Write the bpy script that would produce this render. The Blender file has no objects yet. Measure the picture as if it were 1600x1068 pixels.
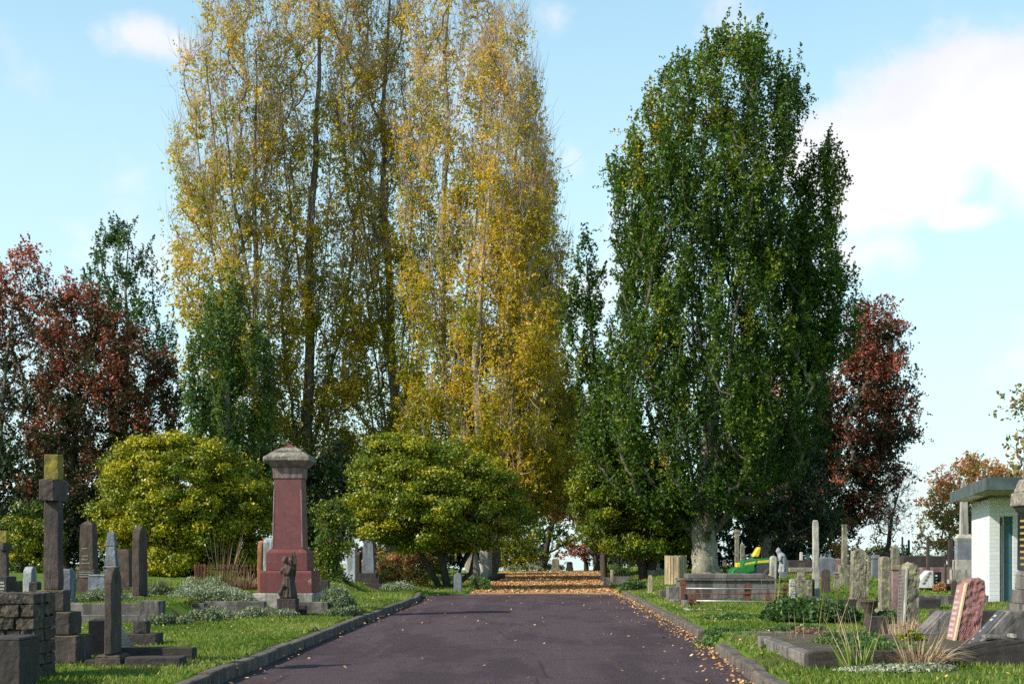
import bpy, math, random
import numpy as np
from mathutils import Vector

random.seed(7)
rng = np.random.default_rng(11)
S = bpy.context.scene
C = bpy.context.collection

# ------------------------------------------------------------------ camera, light, exposure
F, CX, HY, EYE = 2200.0, 836.0, 861.0, 1.4       # focal length and vanishing point in photo pixels, eye height in metres
cam = bpy.data.cameras.new('camera')
cam.sensor_width = 36.0
cam.lens = F / 1600 * 36.0
cam.shift_x = -(CX - 800) / 1600
cam.shift_y = (HY - 534) / 1600
cam.clip_end = 6000
co = bpy.data.objects.new('camera', cam)
co.location = (0, 0, EYE)
co.rotation_euler = (math.radians(90), 0, 0)
C.objects.link(co)
S.camera = co

SUN_EL = math.radians(36)
SUN_AZ = math.radians(-115)                       # from +Y towards +X: behind the camera's left shoulder
sd = Vector((math.sin(SUN_AZ) * math.cos(SUN_EL), math.cos(SUN_AZ) * math.cos(SUN_EL), math.sin(SUN_EL)))
sun = bpy.data.lights.new('sun', 'SUN')
sun.energy = 5.0
sun.angle = math.radians(0.5)
sun.color = (1.0, 0.93, 0.80)
so = bpy.data.objects.new('sun', sun)
so.rotation_euler = (-sd).to_track_quat('-Z', 'Y').to_euler()
so.location = (-40, -30, 60)
C.objects.link(so)

S.view_settings.view_transform = 'Standard'
S.view_settings.look = 'None'
S.view_settings.exposure = 0.6
S.view_settings.gamma = 1.0
S.cycles.max_bounces = 7
S.cycles.diffuse_bounces = 3
S.cycles.transmission_bounces = 4
S.cycles.use_denoising = False


def px2dir(px, py):
    v = Vector(((px - CX) / F, 1.0, (HY - py) / F))
    return v.normalized()


def build_world():
    w = bpy.data.worlds.new('World')
    S.world = w
    w.use_nodes = True
    nt = w.node_tree
    nt.nodes.clear()
    N = nt.nodes.new
    L = nt.links.new
    out = N('ShaderNodeOutputWorld')
    bg = N('ShaderNodeBackground')
    bg.inputs['Strength'].default_value = 0.10
    sky = N('ShaderNodeTexSky')
    sky.sky_type = 'NISHITA'
    sky.sun_disc = False
    sky.sun_elevation = SUN_EL
    sky.sun_rotation = SUN_AZ % (2 * math.pi)
    sky.air_density = 1.0
    sky.dust_density = 0.6
    sky.ozone_density = 1.0
    tint = N('ShaderNodeMix'); tint.data_type = 'RGBA'; tint.blend_type = 'MULTIPLY'
    tint.inputs[0].default_value = 1.0
    L(sky.outputs[0], tint.inputs[6])
    tint.inputs[7].default_value = (1.45, 1.85, 1.66, 1)
    tc = N('ShaderNodeTexCoord')
    nrm = N('ShaderNodeVectorMath'); nrm.operation = 'NORMALIZE'
    L(tc.outputs['Generated'], nrm.inputs[0])
    no = N('ShaderNodeTexNoise')
    no.inputs['Scale'].default_value = 13.0
    no.inputs['Detail'].default_value = 9.0
    no.inputs['Roughness'].default_value = 0.55
    L(nrm.outputs[0], no.inputs['Vector'])
    # cloud banks: soft balls around directions of the sky
    blobs = [(1440, 200, .090, .060, .92), (1530, 150, .080, .052, .92), (1340, 240, .075, .045, .88), (1610, 200, .07, .07, .78),
             (1500, 340, .036, .017, .85), (1380, 320, .045, .030, .55), (222, 62, .042, .026, .62), (180, 75, .03, .015, .35),
             (880, 22, .040, .022, .35), (1560, 70, .06, .03, .45), (1420, 400, .10, .03, .40), (1420, 300, .08, .035, .75), (900, 245, .03, .02, .3), (60, 120, .05, .03, .2)]
    acc = None
    for (px, py, rx, rz, a) in blobs:
        d = px2dir(px, py)
        sub = N('ShaderNodeVectorMath'); sub.operation = 'SUBTRACT'
        L(nrm.outputs[0], sub.inputs[0]); sub.inputs[1].default_value = d
        mul = N('ShaderNodeVectorMath'); mul.operation = 'MULTIPLY'
        L(sub.outputs[0], mul.inputs[0]); mul.inputs[1].default_value = (1 / rx, 1 / rx, 1 / rz)
        ln = N('ShaderNodeVectorMath'); ln.operation = 'LENGTH'
        L(mul.outputs[0], ln.inputs[0])
        mr = N('ShaderNodeMapRange'); mr.interpolation_type = 'SMOOTHSTEP'
        L(ln.outputs['Value'], mr.inputs[0])
        mr.inputs[1].default_value = 0.0; mr.inputs[2].default_value = 1.25
        mr.inputs[3].default_value = a; mr.inputs[4].default_value = 0.0
        if acc is None:
            acc = mr.outputs[0]
        else:
            mx = N('ShaderNodeMath'); mx.operation = 'SMOOTH_MAX'; mx.inputs[2].default_value = 0.15
            L(acc, mx.inputs[0]); L(mr.outputs[0], mx.inputs[1])
            acc = mx.outputs[0]
    ns = N('ShaderNodeMath'); ns.operation = 'MULTIPLY_ADD'
    L(no.outputs['Fac'], ns.inputs[0]); ns.inputs[1].default_value = 1.7; ns.inputs[2].default_value = -0.83
    ad = N('ShaderNodeMath'); ad.operation = 'ADD'
    L(acc, ad.inputs[0]); L(ns.outputs[0], ad.inputs[1])
    mk = N('ShaderNodeMapRange'); mk.interpolation_type = 'SMOOTHSTEP'
    L(ad.outputs[0], mk.inputs[0])
    mk.inputs[1].default_value = 0.15; mk.inputs[2].default_value = 0.64
    # thin veil low over the horizon
    sep = N('ShaderNodeSeparateXYZ'); L(nrm.outputs[0], sep.inputs[0])
    veil = N('ShaderNodeMapRange'); veil.interpolation_type = 'SMOOTHSTEP'
    L(sep.outputs['Z'], veil.inputs[0])
    veil.inputs[1].default_value = 0.0; veil.inputs[2].default_value = 0.60
    veil.inputs[3].default_value = 0.80; veil.inputs[4].default_value = 0.0
    mx = N('ShaderNodeMath'); mx.operation = 'MAXIMUM'
    L(mk.outputs[0], mx.inputs[0]); mx.inputs[1].default_value = 0.0
    vy = N('ShaderNodeMapRange'); vy.interpolation_type = 'SMOOTHSTEP'     # veil kept to the sky ahead, so other sides give less fill light
    L(sep.outputs['Y'], vy.inputs[0]); vy.inputs[1].default_value = 0.30; vy.inputs[2].default_value = 0.88
    vm = N('ShaderNodeMath'); vm.operation = 'MULTIPLY'
    L(veil.outputs[0], vm.inputs[0]); L(vy.outputs[0], vm.inputs[1])
    hz = N('ShaderNodeMix'); hz.data_type = 'RGBA'
    L(vm.outputs[0], hz.inputs[0]); L(tint.outputs[2], hz.inputs[6]); hz.inputs[7].default_value = (5.2, 6.5, 6.9, 1)
    # cloud colour: white with pale lilac hollows
    no2 = N('ShaderNodeTexNoise'); no2.inputs['Scale'].default_value = 10.0; no2.inputs['Detail'].default_value = 4.0
    L(nrm.outputs[0], no2.inputs['Vector'])
    cr = N('ShaderNodeValToRGB')
    cr.color_ramp.elements[0].position = 0.38; cr.color_ramp.elements[0].color = (.87, .88, .94, 1)
    cr.color_ramp.elements[1].position = 0.60; cr.color_ramp.elements[1].color = (1.0, 1.0, 1.0, 1)
    L(no2.outputs['Fac'], cr.inputs[0])
    sc = N('ShaderNodeMix'); sc.data_type = 'RGBA'; sc.blend_type = 'MULTIPLY'; sc.inputs[0].default_value = 1.0
    L(cr.outputs[0], sc.inputs[6]); sc.inputs[7].default_value = (7.0, 7.0, 7.05, 1)
    fin = N('ShaderNodeMix'); fin.data_type = 'RGBA'
    L(mx.outputs[0], fin.inputs[0]); L(hz.outputs[2], fin.inputs[6]); L(sc.outputs[2], fin.inputs[7])
    L(fin.outputs[2], bg.inputs['Color'])
    L(bg.outputs[0], out.inputs['Surface'])


build_world()

# ------------------------------------------------------------------ helpers
def X_(px, d): return (px - CX) * d / F
def Z_(py, d): return EYE - (py - HY) * d / F


ORG = {}                                          # world origin of every Empty and mesh, so parts can be written in world space


def tag(o, label=None, cat=None, group=None, kind=None):
    if label: o['label'] = label
    if cat: o['category'] = cat
    if group: o['group'] = group
    if kind: o['kind'] = kind
    return o


def thing(name, label, cat, loc, group=None):
    o = bpy.data.objects.new(name, None)
    o.empty_display_size = 0.2
    o.location = loc
    C.objects.link(o)
    ORG[o.name] = np.array(loc, float)
    return tag(o, label, cat, group)


def link_mesh(name, me, mat, parent=None, loc=None):
    o = bpy.data.objects.new(name, me)
    C.objects.link(o)
    if mat: me.materials.append(mat)
    if parent is not None:
        o.parent = parent
        o.location = (loc if loc is not None else ORG[parent.name]) - ORG[parent.name]
        ORG[o.name] = np.array(loc if loc is not None else ORG[parent.name], float)
    else:
        o.location = loc if loc is not None else (0, 0, 0)
        ORG[o.name] = np.array(loc if loc is not None else (0, 0, 0), float)
    return o


def mesh_np(name, V, faces_idx, loop_start, loop_total, mat, parent=None, loc=None, tint=None, smooth=False):
    """V (n,3) world coordinates -> one mesh object."""
    org = ORG[parent.name] if (parent is not None and loc is None) else (np.array(loc, float) if loc is not None else np.zeros(3))
    me = bpy.data.meshes.new(name)
    me.vertices.add(len(V))
    me.vertices.foreach_set('co', (V - org).astype(np.float32).ravel())
    me.loops.add(len(faces_idx))
    me.loops.foreach_set('vertex_index', faces_idx.astype(np.int32).ravel())
    me.polygons.add(len(loop_start))
    me.polygons.foreach_set('loop_start', loop_start.astype(np.int32))
    me.polygons.foreach_set('loop_total', loop_total.astype(np.int32))
    if smooth:
        me.polygons.foreach_set('use_smooth', np.ones(len(loop_start), bool))
    if tint is not None:
        a = me.attributes.new('tint', 'FLOAT', 'POINT')
        a.data.foreach_set('value', np.asarray(tint, np.float32))
    me.update(calc_edges=True)
    return link_mesh(name, me, mat, parent, org)


def quads_np(name, V4, mat, parent=None, loc=None, tint=None):
    n = len(V4)
    idx = np.arange(n * 4)
    return mesh_np(name, V4.reshape(-1, 3), idx, np.arange(n) * 4, np.full(n, 4), mat, parent, loc,
                   None if tint is None else np.repeat(tint, 4))


def unit(v):
    return v / np.maximum(np.linalg.norm(v, axis=-1, keepdims=True), 1e-9)


def leaf_quads(P, size, ratio=0.62, bias=(0, 0, 0), flat=0.0):
    n = len(P)
    u = unit(rng.normal(size=(n, 3)) + np.array(bias))
    w = rng.normal(size=(n, 3))
    w[:, 2] += flat * np.sign(rng.random(n) - 0.5) * 0
    if flat:
        nrm = unit(rng.normal(size=(n, 3)) + np.array((-0.35, -0.25, 0.9)) * flat)
        v = unit(np.cross(nrm, u)); u = unit(np.cross(v, nrm))
    else:
        v = unit(np.cross(u, w))
    s = np.asarray(size)[:, None] if np.ndim(size) else size
    V = np.stack([P - u * s * .5, P + v * s * ratio * .5 - u * s * .06, P + u * s * .5, P - v * s * ratio * .5 - u * s * .06], 1)
    return V


def tubes_np(P0, P1, R0, R1, k=6):
    """Frustums between point pairs -> V, idx, starts, totals."""
    n = len(P0)
    a = unit(P1 - P0)
    ref = np.where(np.abs(a[:, 2:3]) > 0.9, np.array([[1., 0, 0]]), np.array([[0, 0, 1.]]))
    u = unit(np.cross(a, ref)); v = np.cross(a, u)
    th = np.arange(k) / k * 2 * np.pi
    ring = u[:, None, :] * np.cos(th)[None, :, None] + v[:, None, :] * np.sin(th)[None, :, None]
    A = P0[:, None, :] + ring * np.asarray(R0)[:, None, None]
    B = P1[:, None, :] + ring * np.asarray(R1)[:, None, None]
    V = np.concatenate([A, B], 1).reshape(-1, 3)
    base = (np.arange(n) * 2 * k)[:, None, None]
    j = np.arange(k); j2 = (j + 1) % k
    q = np.stack([j, j2, j2 + k, j + k], 1)[None]
    idx = (base + q).reshape(-1)
    nf = n * k
    return V, idx, np.arange(nf) * 4, np.full(nf, 4)


class MB:
    """Collects solid shapes in world coordinates and links them as one mesh object."""
    def __init__(self):
        self.v = []; self.f = []

    def add(self, vs, fs):
        b = len(self.v)
        self.v += [tuple(p) for p in vs]
        self.f += [tuple(i + b for i in f) for f in fs]
        return self

    def box(self, x0, x1, y0, y1, z0, z1):
        return self.frus((x0 + x1) / 2, (y0 + y1) / 2, z0, z1, abs(x1 - x0) / 2, abs(y1 - y0) / 2)

    def frus(self, cx, cy, z0, z1, hx, hy, hx1=None, hy1=None, dx=0, dy=0):
        hx1 = hx if hx1 is None else hx1; hy1 = hy if hy1 is None else hy1
        vs = [(cx - hx, cy - hy, z0), (cx + hx, cy - hy, z0), (cx + hx, cy + hy, z0), (cx - hx, cy + hy, z0),
              (cx + dx - hx1, cy + dy - hy1, z1), (cx + dx + hx1, cy + dy - hy1, z1), (cx + dx + hx1, cy + dy + hy1, z1), (cx + dx - hx1, cy + dy + hy1, z1)]
        return self.add(vs, [(0, 3, 2, 1), (4, 5, 6, 7), (0, 1, 5, 4), (1, 2, 6, 5), (2, 3, 7, 6), (3, 0, 4, 7)])

    def prism(self, pts, axis, a0, a1):
        """pts: outline in the plane across axis ('x': (y,z), 'y': (x,z)), extruded from a0 to a1."""
        n = len(pts)
        mk = (lambda p, a: (a, p[0], p[1])) if axis == 'x' else (lambda p, a: (p[0], a, p[1]))
        vs = [mk(p, a0) for p in pts] + [mk(p, a1) for p in pts]
        fs = [tuple(range(n))[::-1], tuple(range(n, 2 * n))] + [(i, (i + 1) % n, n + (i + 1) % n, n + i) for i in range(n)]
        return self.add(vs, fs)

    def tube(self, pts, rs, k=8, cap=True):
        pts = [Vector(p) for p in pts]
        if not hasattr(rs, '__len__'): rs = [rs] * len(pts)
        b = len(self.v)
        for i, p in enumerate(pts):
            d = (pts[min(i + 1, len(pts) - 1)] - pts[max(i - 1, 0)]).normalized()
            ref = Vector((1, 0, 0)) if abs(d.z) > .9 else Vector((0, 0, 1))
            u = d.cross(ref).normalized(); v = d.cross(u)
            for j in range(k):
                t = 2 * math.pi * j / k
                self.v.append(tuple(p + (u * math.cos(t) + v * math.sin(t)) * rs[i]))
        for i in range(len(pts) - 1):
            for j in range(k):
                a = b + i * k + j; c = b + i * k + (j + 1) % k
                self.f.append((a, c, c + k, a + k))
        if cap:
            self.f.append(tuple(b + j for j in range(k))[::-1])
            self.f.append(tuple(b + (len(pts) - 1) * k + j for j in range(k)))
        return self

    def lathe(self, cx, cy, prof, k=16, ex=1.0, ey=1.0):
        b = len(self.v)
        for r, z in prof:
            for j in range(k):
                t = 2 * math.pi * j / k
                self.v.append((cx + r * ex * math.cos(t), cy + r * ey * math.sin(t), z))
        for i in range(len(prof) - 1):
            for j in range(k):
                a = b + i * k + j; c = b + i * k + (j + 1) % k
                self.f.append((a, c, c + k, a + k))
        self.f.append(tuple(b + j for j in range(k))[::-1])
        self.f.append(tuple(b + (len(prof) - 1) * k + j for j in range(k)))
        return self

    def ball(self, c, r, k=10):
        rx, ry, rz = r if hasattr(r, '__len__') else (r, r, r)
        n = k // 2
        prof = [(max(math.sin(math.pi * i / n), .02), -math.cos(math.pi * i / n)) for i in range(n + 1)]
        b = len(self.v)
        self.lathe(0, 0, prof, k)
        for i in range(b, len(self.v)):
            x, y, z = self.v[i]
            self.v[i] = (c[0] + x * rx, c[1] + y * ry, c[2] + z * rz)
        return self

    def ribbon(self, pts, ws, side=None):
        """A thin two-sided strip along pts (leaf blade)."""
        pts = [Vector(p) for p in pts]
        b = len(self.v)
        for i, p in enumerate(pts):
            d = (pts[min(i + 1, len(pts) - 1)] - pts[max(i - 1, 0)]).normalized()
            s = Vector(side) if side is not None else d.cross(Vector((random.uniform(-.3, .3), 1, .2))).normalized()
            self.v.append(tuple(p - s * ws[i] / 2)); self.v.append(tuple(p + s * ws[i] / 2))
        for i in range(len(pts) - 1):
            a = b + i * 2
            self.f.append((a, a + 1, a + 3, a + 2))
        return self

    def xf(self, fn, start=0):
        for i in range(start, len(self.v)):
            self.v[i] = tuple(fn(*self.v[i]))
        return self

    def build(self, name, mat, parent=None, loc=None, bevel=0.0, seg=2, smooth=False, remesh=0, rough=0):
        org = np.array(loc, float) if loc is not None else (ORG[parent.name] if parent is not None else np.zeros(3))
        me = bpy.data.meshes.new(name)
        vs = [(p[0] - org[0], p[1] - org[1], p[2] - org[2]) for p in self.v]
        me.from_pydata(vs, [], self.f)
        me.update()
        o = link_mesh(name, me, mat, parent, org)
        if remesh:
            m = o.modifiers.new('remesh', 'REMESH'); m.mode = 'VOXEL'; m.voxel_size = remesh; m.use_smooth_shade = True
            if smooth:
                m2 = o.modifiers.new('smooth', 'SMOOTH'); m2.iterations = 2
        else:
            if bevel:
                m = o.modifiers.new('bevel', 'BEVEL'); m.width = bevel; m.segments = seg; m.limit_method = 'ANGLE'; m.angle_limit = math.radians(35)
            if smooth:
                me.polygons.foreach_set('use_smooth', np.ones(len(me.polygons), bool))
        if not rough and bevel and not remesh and mat is not None and mat.get('worn') and self.v and (parent is not None or loc is not None):
            ys = [p[1] for p in self.v]
            if min(ys) < 37:
                t = bpy.data.textures.get('chip_noise') or bpy.data.textures.new('chip_noise', 'CLOUDS')
                t.noise_scale = 0.07; t.noise_depth = 4
                s = o.modifiers.new('sub', 'SUBSURF'); s.subdivision_type = 'SIMPLE'; s.levels = s.render_levels = 3
                d = o.modifiers.new('chips', 'DISPLACE'); d.texture = t; d.texture_coords = 'GLOBAL'; d.strength = .02; d.mid_level = .62
        if rough:
            t = bpy.data.textures.get('rough_noise') or bpy.data.textures.new('rough_noise', 'CLOUDS')
            t.noise_scale = 0.09
            s = o.modifiers.new('sub', 'SUBSURF'); s.subdivision_type = 'SIMPLE'; s.levels = s.render_levels = 5
            d = o.modifiers.new('rough', 'DISPLACE'); d.texture = t; d.texture_coords = 'GLOBAL'; d.strength = rough; d.mid_level = .5
        return o


# ------------------------------------------------------------------ materials
def newmat(name):
    m = bpy.data.materials.new(name)
    m.use_nodes = True
    nt = m.node_tree
    return m, nt, nt.nodes['Principled BSDF']


def ramp(nt, fac, stops):
    r = nt.nodes.new('ShaderNodeValToRGB')
    e = r.color_ramp.elements
    while len(e) < len(stops): e.new(0.5)
    for i, (p, c) in enumerate(stops):
        e[i].position = p; e[i].color = (*c, 1)
    nt.links.new(fac, r.inputs[0])
    return r.outputs[0]


def noise(nt, scale, detail=6, rough=.6, stretch=None, w=0.0):
    g = nt.nodes.new('ShaderNodeNewGeometry')
    src = g.outputs['Position']
    if stretch or w:
        mp = nt.nodes.new('ShaderNodeMapping')
        mp.inputs['Location'].default_value = (w, w * .7, w * .3)
        mp.inputs['Scale'].default_value = stretch or (1, 1, 1)
        nt.links.new(src, mp.inputs[0]); src = mp.outputs[0]
    n = nt.nodes.new('ShaderNodeTexNoise')
    n.inputs['Scale'].default_value = scale
    n.inputs['Detail'].default_value = detail
    n.inputs['Roughness'].default_value = rough
    nt.links.new(src, n.inputs['Vector'])
    return n.outputs['Fac']


def mixc(nt, fac, a, b, mode='MIX'):
    m = nt.nodes.new('ShaderNodeMix'); m.data_type = 'RGBA'; m.blend_type = mode
    if hasattr(fac, 'node'): nt.links.new(fac, m.inputs[0])
    else: m.inputs[0].default_value = fac
    for i, v in ((6, a), (7, b)):
        if hasattr(v, 'node'): nt.links.new(v, m.inputs[i])
        else: m.inputs[i].default_value = (*v, 1)
    return m.outputs[2]


def maprange(nt, v, a, b, c=0.0, d=1.0):
    m = nt.nodes.new('ShaderNodeMapRange'); m.interpolation_type = 'SMOOTHSTEP'
    nt.links.new(v, m.inputs[0])
    for i, x in enumerate((a, b, c, d)): m.inputs[i + 1].default_value = x
    return m.outputs[0]


def bump(nt, bsdf, h, strength=.4, dist=.02):
    b = nt.nodes.new('ShaderNodeBump')
    b.inputs['Strength'].default_value = strength; b.inputs['Distance'].default_value = dist
    nt.links.new(h, b.inputs['Height']); nt.links.new(b.outputs[0], bsdf.inputs['Normal'])


def stone(name, c1, c2, lichen=(.33, .33, .18), amt=.45, rough=.9, scale=6, bmp=.5, stain=(.03, .026, .023), stain_amt=.55, spec=.3, w=0.0, toplichen=0.0):
    m, nt, b = newmat(name)
    col = ramp(nt, noise(nt, scale * 1.1, 10, .78, w=w), [(.34, c1), (.66, c2)])
    streak = noise(nt, scale * .9, 6, .65, stretch=(1, 1, .16), w=w + 3)
    col = mixc(nt, maprange(nt, streak, .46, .60, 0, stain_amt), col, stain)
    big = noise(nt, scale * .3, 6, .7, w=w + 6)
    col = mixc(nt, maprange(nt, big, .44, .60, 0, stain_amt * .8), col, tuple(.5 * (x + y) for x, y in zip(c1, stain)))
    grain = noise(nt, scale * 14, 3, .6, w=w)
    col = mixc(nt, .35, col, ramp(nt, grain, [(.3, (.45, .45, .45)), (.7, (1.25, 1.25, 1.25))]), 'MULTIPLY')
    li = noise(nt, scale * .9, 10, .78, w=w + 9)
    thr = .70 - amt * .28
    lm = maprange(nt, li, thr, thr + .09, 0, .8)
    if toplichen:
        g = nt.nodes.new('ShaderNodeNewGeometry')
        sx = nt.nodes.new('ShaderNodeSeparateXYZ'); nt.links.new(g.outputs['True Normal'], sx.inputs[0])
        tm = maprange(nt, sx.outputs['Z'], .3, .8, 0, toplichen)
        mx = nt.nodes.new('ShaderNodeMath'); mx.operation = 'MAXIMUM'
        nt.links.new(lm, mx.inputs[0]); nt.links.new(tm, mx.inputs[1]); lm = mx.outputs[0]
    col = mixc(nt, lm, col, lichen)
    nt.links.new(col, b.inputs['Base Color'])
    b.inputs['Roughness'].default_value = rough
    b.inputs['Specular IOR Level'].default_value = spec
    bump(nt, b, noise(nt, scale * 5, 8, .75, w=w), bmp, .02)
    return m


def leafmat(name, stops, rough=.5, trans=.35, spec=.35):
    m, nt, b = newmat(name)
    a = nt.nodes.new('ShaderNodeAttribute'); a.attribute_name = 'tint'
    col = ramp(nt, a.outputs['Fac'], stops)
    nt.links.new(col, b.inputs['Base Color'])
    b.inputs['Roughness'].default_value = rough
    b.inputs['Specular IOR Level'].default_value = spec
    t = nt.nodes.new('ShaderNodeBsdfTranslucent')
    nt.links.new(mixc(nt, 1.0, col, (1.15, 1.15, .7), 'MULTIPLY'), t.inputs['Color'])
    mx = nt.nodes.new('ShaderNodeMixShader'); mx.inputs[0].default_value = trans
    nt.links.new(b.outputs[0], mx.inputs[1]); nt.links.new(t.outputs[0], mx.inputs[2])
    nt.links.new(mx.outputs[0], nt.nodes['Material Output'].inputs['Surface'])
    return m


def bark(name, c1, c2, lichen=(.35, .34, .26), amt=.4, scale=5):
    m, nt, b = newmat(name)
    col = ramp(nt, noise(nt, scale * 2, 8, .7, stretch=(1, 1, .22)), [(.3, c1), (.7, c2)])
    lm = maprange(nt, noise(nt, scale * 1.2, 7, .7, w=5), .68 - amt * .3, .78 - amt * .3, 0, .8)
    col = mixc(nt, lm, col, lichen)
    nt.links.new(col, b.inputs['Base Color'])
    b.inputs['Roughness'].default_value = .95
    b.inputs['Specular IOR Level'].default_value = .15
    bump(nt, b, noise(nt, scale * 4, 8, .75, stretch=(1, 1, .3)), .9, .05)
    return m


def plain(name, c, rough=.5, metal=0.0, spec=.4, var=.25, scale=20):
    m, nt, b = newmat(name)
    c2 = tuple(x * (1 - var) for x in c)
    col = ramp(nt, noise(nt, scale, 6, .65), [(.35, c2), (.65, c)])
    nt.links.new(col, b.inputs['Base Color'])
    b.inputs['Roughness'].default_value = rough
    b.inputs['Metallic'].default_value = metal
    b.inputs['Specular IOR Level'].default_value = spec
    return m


M = {}
M['conc'] = stone('weathered_concrete', (.125, .105, .10), (.205, .175, .16), (.33, .31, .22), .25, stain_amt=.75)
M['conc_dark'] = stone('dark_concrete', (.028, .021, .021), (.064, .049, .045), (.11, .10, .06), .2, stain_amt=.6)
M['conc_pale'] = stone('pale_concrete', (.30, .27, .24), (.44, .40, .35), (.40, .38, .22), .4, stain_amt=.6)
M['lichen_stone'] = stone('lichened_stone', (.13, .11, .08), (.30, .265, .20), (.38, .34, .15), .62, bmp=.8, scale=9)
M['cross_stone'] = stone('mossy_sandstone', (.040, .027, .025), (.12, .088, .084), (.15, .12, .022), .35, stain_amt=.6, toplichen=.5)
M['moss_top'] = stone('mossy_yellow_stone', (.12, .095, .035), (.24, .19, .025), (.27, .215, .02), .7, stain_amt=.35)
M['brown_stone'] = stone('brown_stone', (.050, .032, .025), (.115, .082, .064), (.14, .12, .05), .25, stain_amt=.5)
M['grey_marble'] = stone('grey_marble', (.30, .30, .32), (.46, .46, .48), (.35, .35, .33), .3, stain_amt=.6, rough=.75)
M['white_marble'] = stone('white_marble', (.55, .53, .52), (.72, .71, .70), (.45, .43, .36), .3, stain_amt=.35, rough=.65)
M['blue_grey'] = stone('blue_grey_stone', (.115, .12, .145), (.21, .22, .25), (.30, .31, .28), .3, stain_amt=.4)
M['basalt'] = stone('rough_basalt', (.030, .023, .02), (.17, .125, .095), (.36, .36, .26), .42, bmp=1.0, scale=10, stain_amt=.5)
M['red_granite'] = stone('red_granite', (.105, .022, .023), (.175, .042, .042), (.26, .22, .15), .05, rough=.45, bmp=.12, stain_amt=.25, spec=.5, scale=9)
M['red_granite_base'] = stone('lichened_red_granite', (.11, .026, .027), (.17, .046, .045), (.27, .24, .155), .42, rough=.6, bmp=.2, stain_amt=.25, scale=5)
M['cap_stone'] = stone('lichened_cap_stone', (.15, .12, .11), (.30, .26, .22), (.36, .35, .25), .7, bmp=1.0, scale=12, stain_amt=.35)
M['pink_stone'] = stone('pinkish_trim_stone', (.20, .115, .115), (.29, .18, .17), (.31, .28, .19), .25, scale=8)
M['pink_rock'] = stone('rock_faced_pink_granite', (.24, .085, .085), (.52, .26, .24), (.55, .42, .36), .35, bmp=1.4, scale=14, stain_amt=.3)
M['pink_polish'] = stone('polished_pink_granite', (.30, .13, .13), (.44, .22, .21), (.5, .36, .3), .1, rough=.35, bmp=.1, stain_amt=.1, spec=.5)
M['tan_edge'] = stone('tan_granite_edge', (.55, .36, .22), (.66, .47, .30), (.6, .5, .36), .3, stain_amt=.1)
M['black_granite'] = stone('black_granite', (.012, .012, .014), (.022, .022, .026), (.03, .03, .03), .0, rough=.12, bmp=.02, stain_amt=0, spec=.6)
M['slate'] = stone('slate_tablet', (.05, .055, .065), (.09, .095, .105), (.2, .2, .18), .15, rough=.4, bmp=.1)
M['letter_pale'] = plain('pale_lettering', (.42, .39, .35), .7)
M['letter_gold'] = plain('gold_lettering', (.50, .36, .10), .4, .3)
M['letter_dark'] = plain('dark_lettering', (.16, .155, .15), .8)
M['rust'] = stone('rusted_iron', (.11, .035, .022), (.21, .075, .04), (.25, .12, .06), .3, rough=.95, scale=14)
M['rail'] = plain('galvanised_pipe', (.38, .36, .36), .5, .6, scale=8)
M['wood'] = stone('weathered_timber', (.30, .22, .13), (.44, .34, .21), (.36, .34, .20), .3, scale=7, bmp=.4, stain_amt=.4)
M['orange_stone'] = stone('orange_lichened_stone', (.26, .10, .04), (.40, .17, .07), (.38, .30, .20), .3)
M['mower_green'] = plain('green_paint', (.014, .145, .030), .35, 0, .45, .3, 9)
M['mower_yellow'] = plain('yellow_paint', (.62, .42, .03), .45, 0, .4, .25, 9)
M['rubber'] = plain('black_rubber', (.022, .022, .024), .75)
M['dark_metal'] = plain('dark_metal', (.06, .06, .07), .5, .4)
M['teal_paint'] = plain('blue_green_paint', (.075, .098, .104), .7, 0, .3, .45, 3)
M['door_paint'] = plain('dark_teal_door_paint', (.035, .095, .115), .5, 0, .4, .2, 6)
M['soffit'] = plain('cream_soffit_paint', (.55, .45, .36), .6, 0, .3, .1, 6)


def blockwork():
    m, nt, b = newmat('white_blockwork')
    g = nt.nodes.new('ShaderNodeNewGeometry')
    mp = nt.nodes.new('ShaderNodeMapping'); mp.vector_type = 'POINT'
    mp.inputs['Rotation'].default_value = (math.radians(90), 0, 0)
    nt.links.new(g.outputs['Position'], mp.inputs[0])
    br = nt.nodes.new('ShaderNodeTexBrick')
    br.inputs['Scale'].default_value = 1.0
    br.inputs['Brick Width'].default_value = .4; br.inputs['Row Height'].default_value = .1
    br.inputs['Mortar Size'].default_value = .008
    br.inputs['Color1'].default_value = (.50, .50, .51, 1); br.inputs['Color2'].default_value = (.56, .56, .57, 1); br.inputs['Mortar'].default_value = (.42, .42, .43, 1)
    nt.links.new(mp.outputs[0], br.inputs['Vector'])
    nt.links.new(br.outputs['Color'], b.inputs['Base Color'])
    b.inputs['Roughness'].default_value = .8
    bump(nt, b, br.outputs['Fac'], -.5, .01)
    return m


M['block'] = blockwork()


def groundmat():
    m, nt, b = newmat('lawn_soil')
    col = ramp(nt, noise(nt, 3, 8, .65), [(.3, (.045, .085, .010)), (.55, (.085, .15, .016)), (.8, (.13, .19, .03))])
    col = mixc(nt, maprange(nt, noise(nt, .8, 8, .7, w=4), .50, .60, 0, .75), col, (.10, .075, .04))
    nt.links.new(col, b.inputs['Base Color'])
    b.inputs['Roughness'].default_value = 1.0; b.inputs['Specular IOR Level'].default_value = .1
    bump(nt, b, noise(nt, 25, 6, .7), .8, .05)
    return m


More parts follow.
